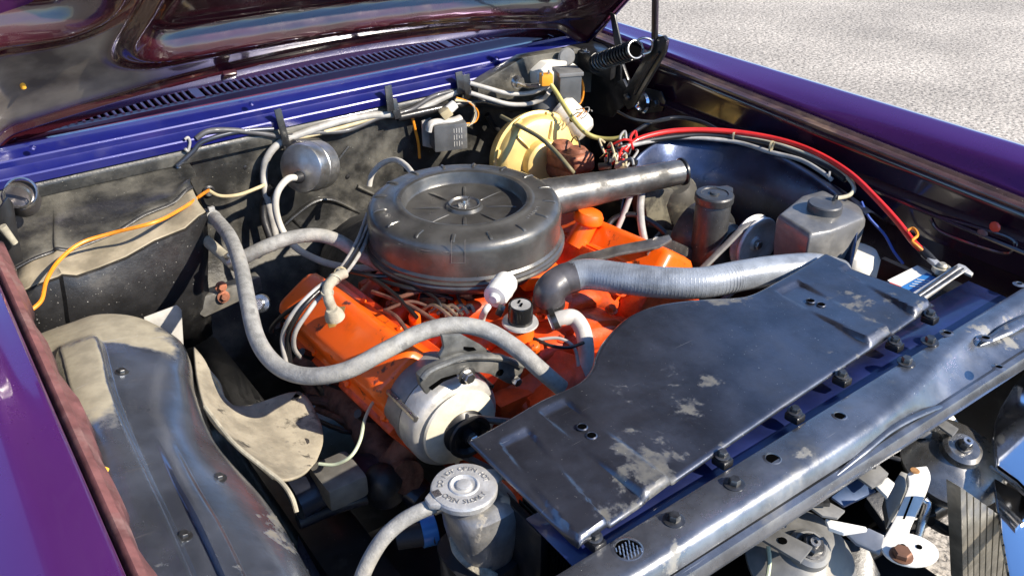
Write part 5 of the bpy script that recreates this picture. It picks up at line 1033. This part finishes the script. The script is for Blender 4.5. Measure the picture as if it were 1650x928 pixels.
single('headlamp_bucket', join(box(.62, .84, -.26, -.06, .45, .70)), black, 'black headlamp housing in shade behind the chrome header', 'headlamp', bevel=.02)

# black clutter added to stand in for shade in the valley below the air cleaner
vl = empty('added_dark_lines', at(650, 480, z=.80), 'thin black lines and clips added to darken the orange intake below the air cleaner', 'lines')
for k, P in enumerate((((585, 440, .80), (620, 462, .805), (650, 488, .80), (672, 512, .79)), ((600, 448, .80), (650, 462, .81), (690, 470, .80), (730, 482, .79)), ((560, 436, .80), (600, 444, .81), (640, 446, .805), (690, 455, .80)), ((680, 468, .80), (705, 484, .805), (712, 505, .79)), ((735, 470, .80), (745, 492, .80), (765, 500, .79)), ((620, 500, .79), (660, 486, .80), (690, 494, .79)), ((860, 545, .78), (885, 556, .775), (915, 560, .77), (940, 552, .765)))):
    obj('line', tube(pts(*P), .0042 if k < 3 else .003, 8), wire_b if k != 5 else rust, vl)
for q, sz in (((700, 478), (.05, .03, .02)), ((660, 466), (.035, .03, .03)), ((752, 476), (.03, .025, .02)), ((640, 482), (.02, .03, .015))):
    obj('clip', obox(at(*q, z=.785), sz, frame((rs.uniform(-.3, .3), rs.uniform(-.3, .3), 1), (.6, .7, .1))), [M('dark_iron', (.03, .022, .02), .6, .4, 0, .3), black][len(sz) % 2], vl, bevel=.003)

# dark lines, stays and a cross tube filling the space round the latch
fs = empty('latch_support', at(1400, 830, z=.62), 'black stay and cable below the hood latch', 'bracket')
obj('stay', prism(pts((1395, 800, .66), (1440, 780, .66), (1500, 800, .64), (1510, 830, .63), (1430, 850, .63)), (0, 0, -.02)), black, fs, bevel=.003)
obj('stay', prism(pts((1340, 860, .66), (1400, 880, .65), (1420, 925, .62), (1400, 945, .62), (1330, 910, .64)), (0, 0, -.02)), black, fs, bevel=.003)
obj('cable', tube(pts((1250, 800, .72), (1310, 775, .72), (1370, 750, .72), (1420, 735, .715), (1450, 740, .71)), .004, 8), rubber, fs)
obj('cable', tube(pts((1390, 720, .70), (1392, 745, .68), (1388, 775, .66)), .0035, 8), wire_g, fs)
obj('rod', tube(pts((1500, 840, .66), (1530, 855, .64), (1570, 850, .63)), .008, 10), black, fs)
obj('cross_tube', tube(pts((1320, 930, .60), (1400, 880, .60), (1500, 820, .60), (1600, 765, .60)), .02, 14), black, fs)
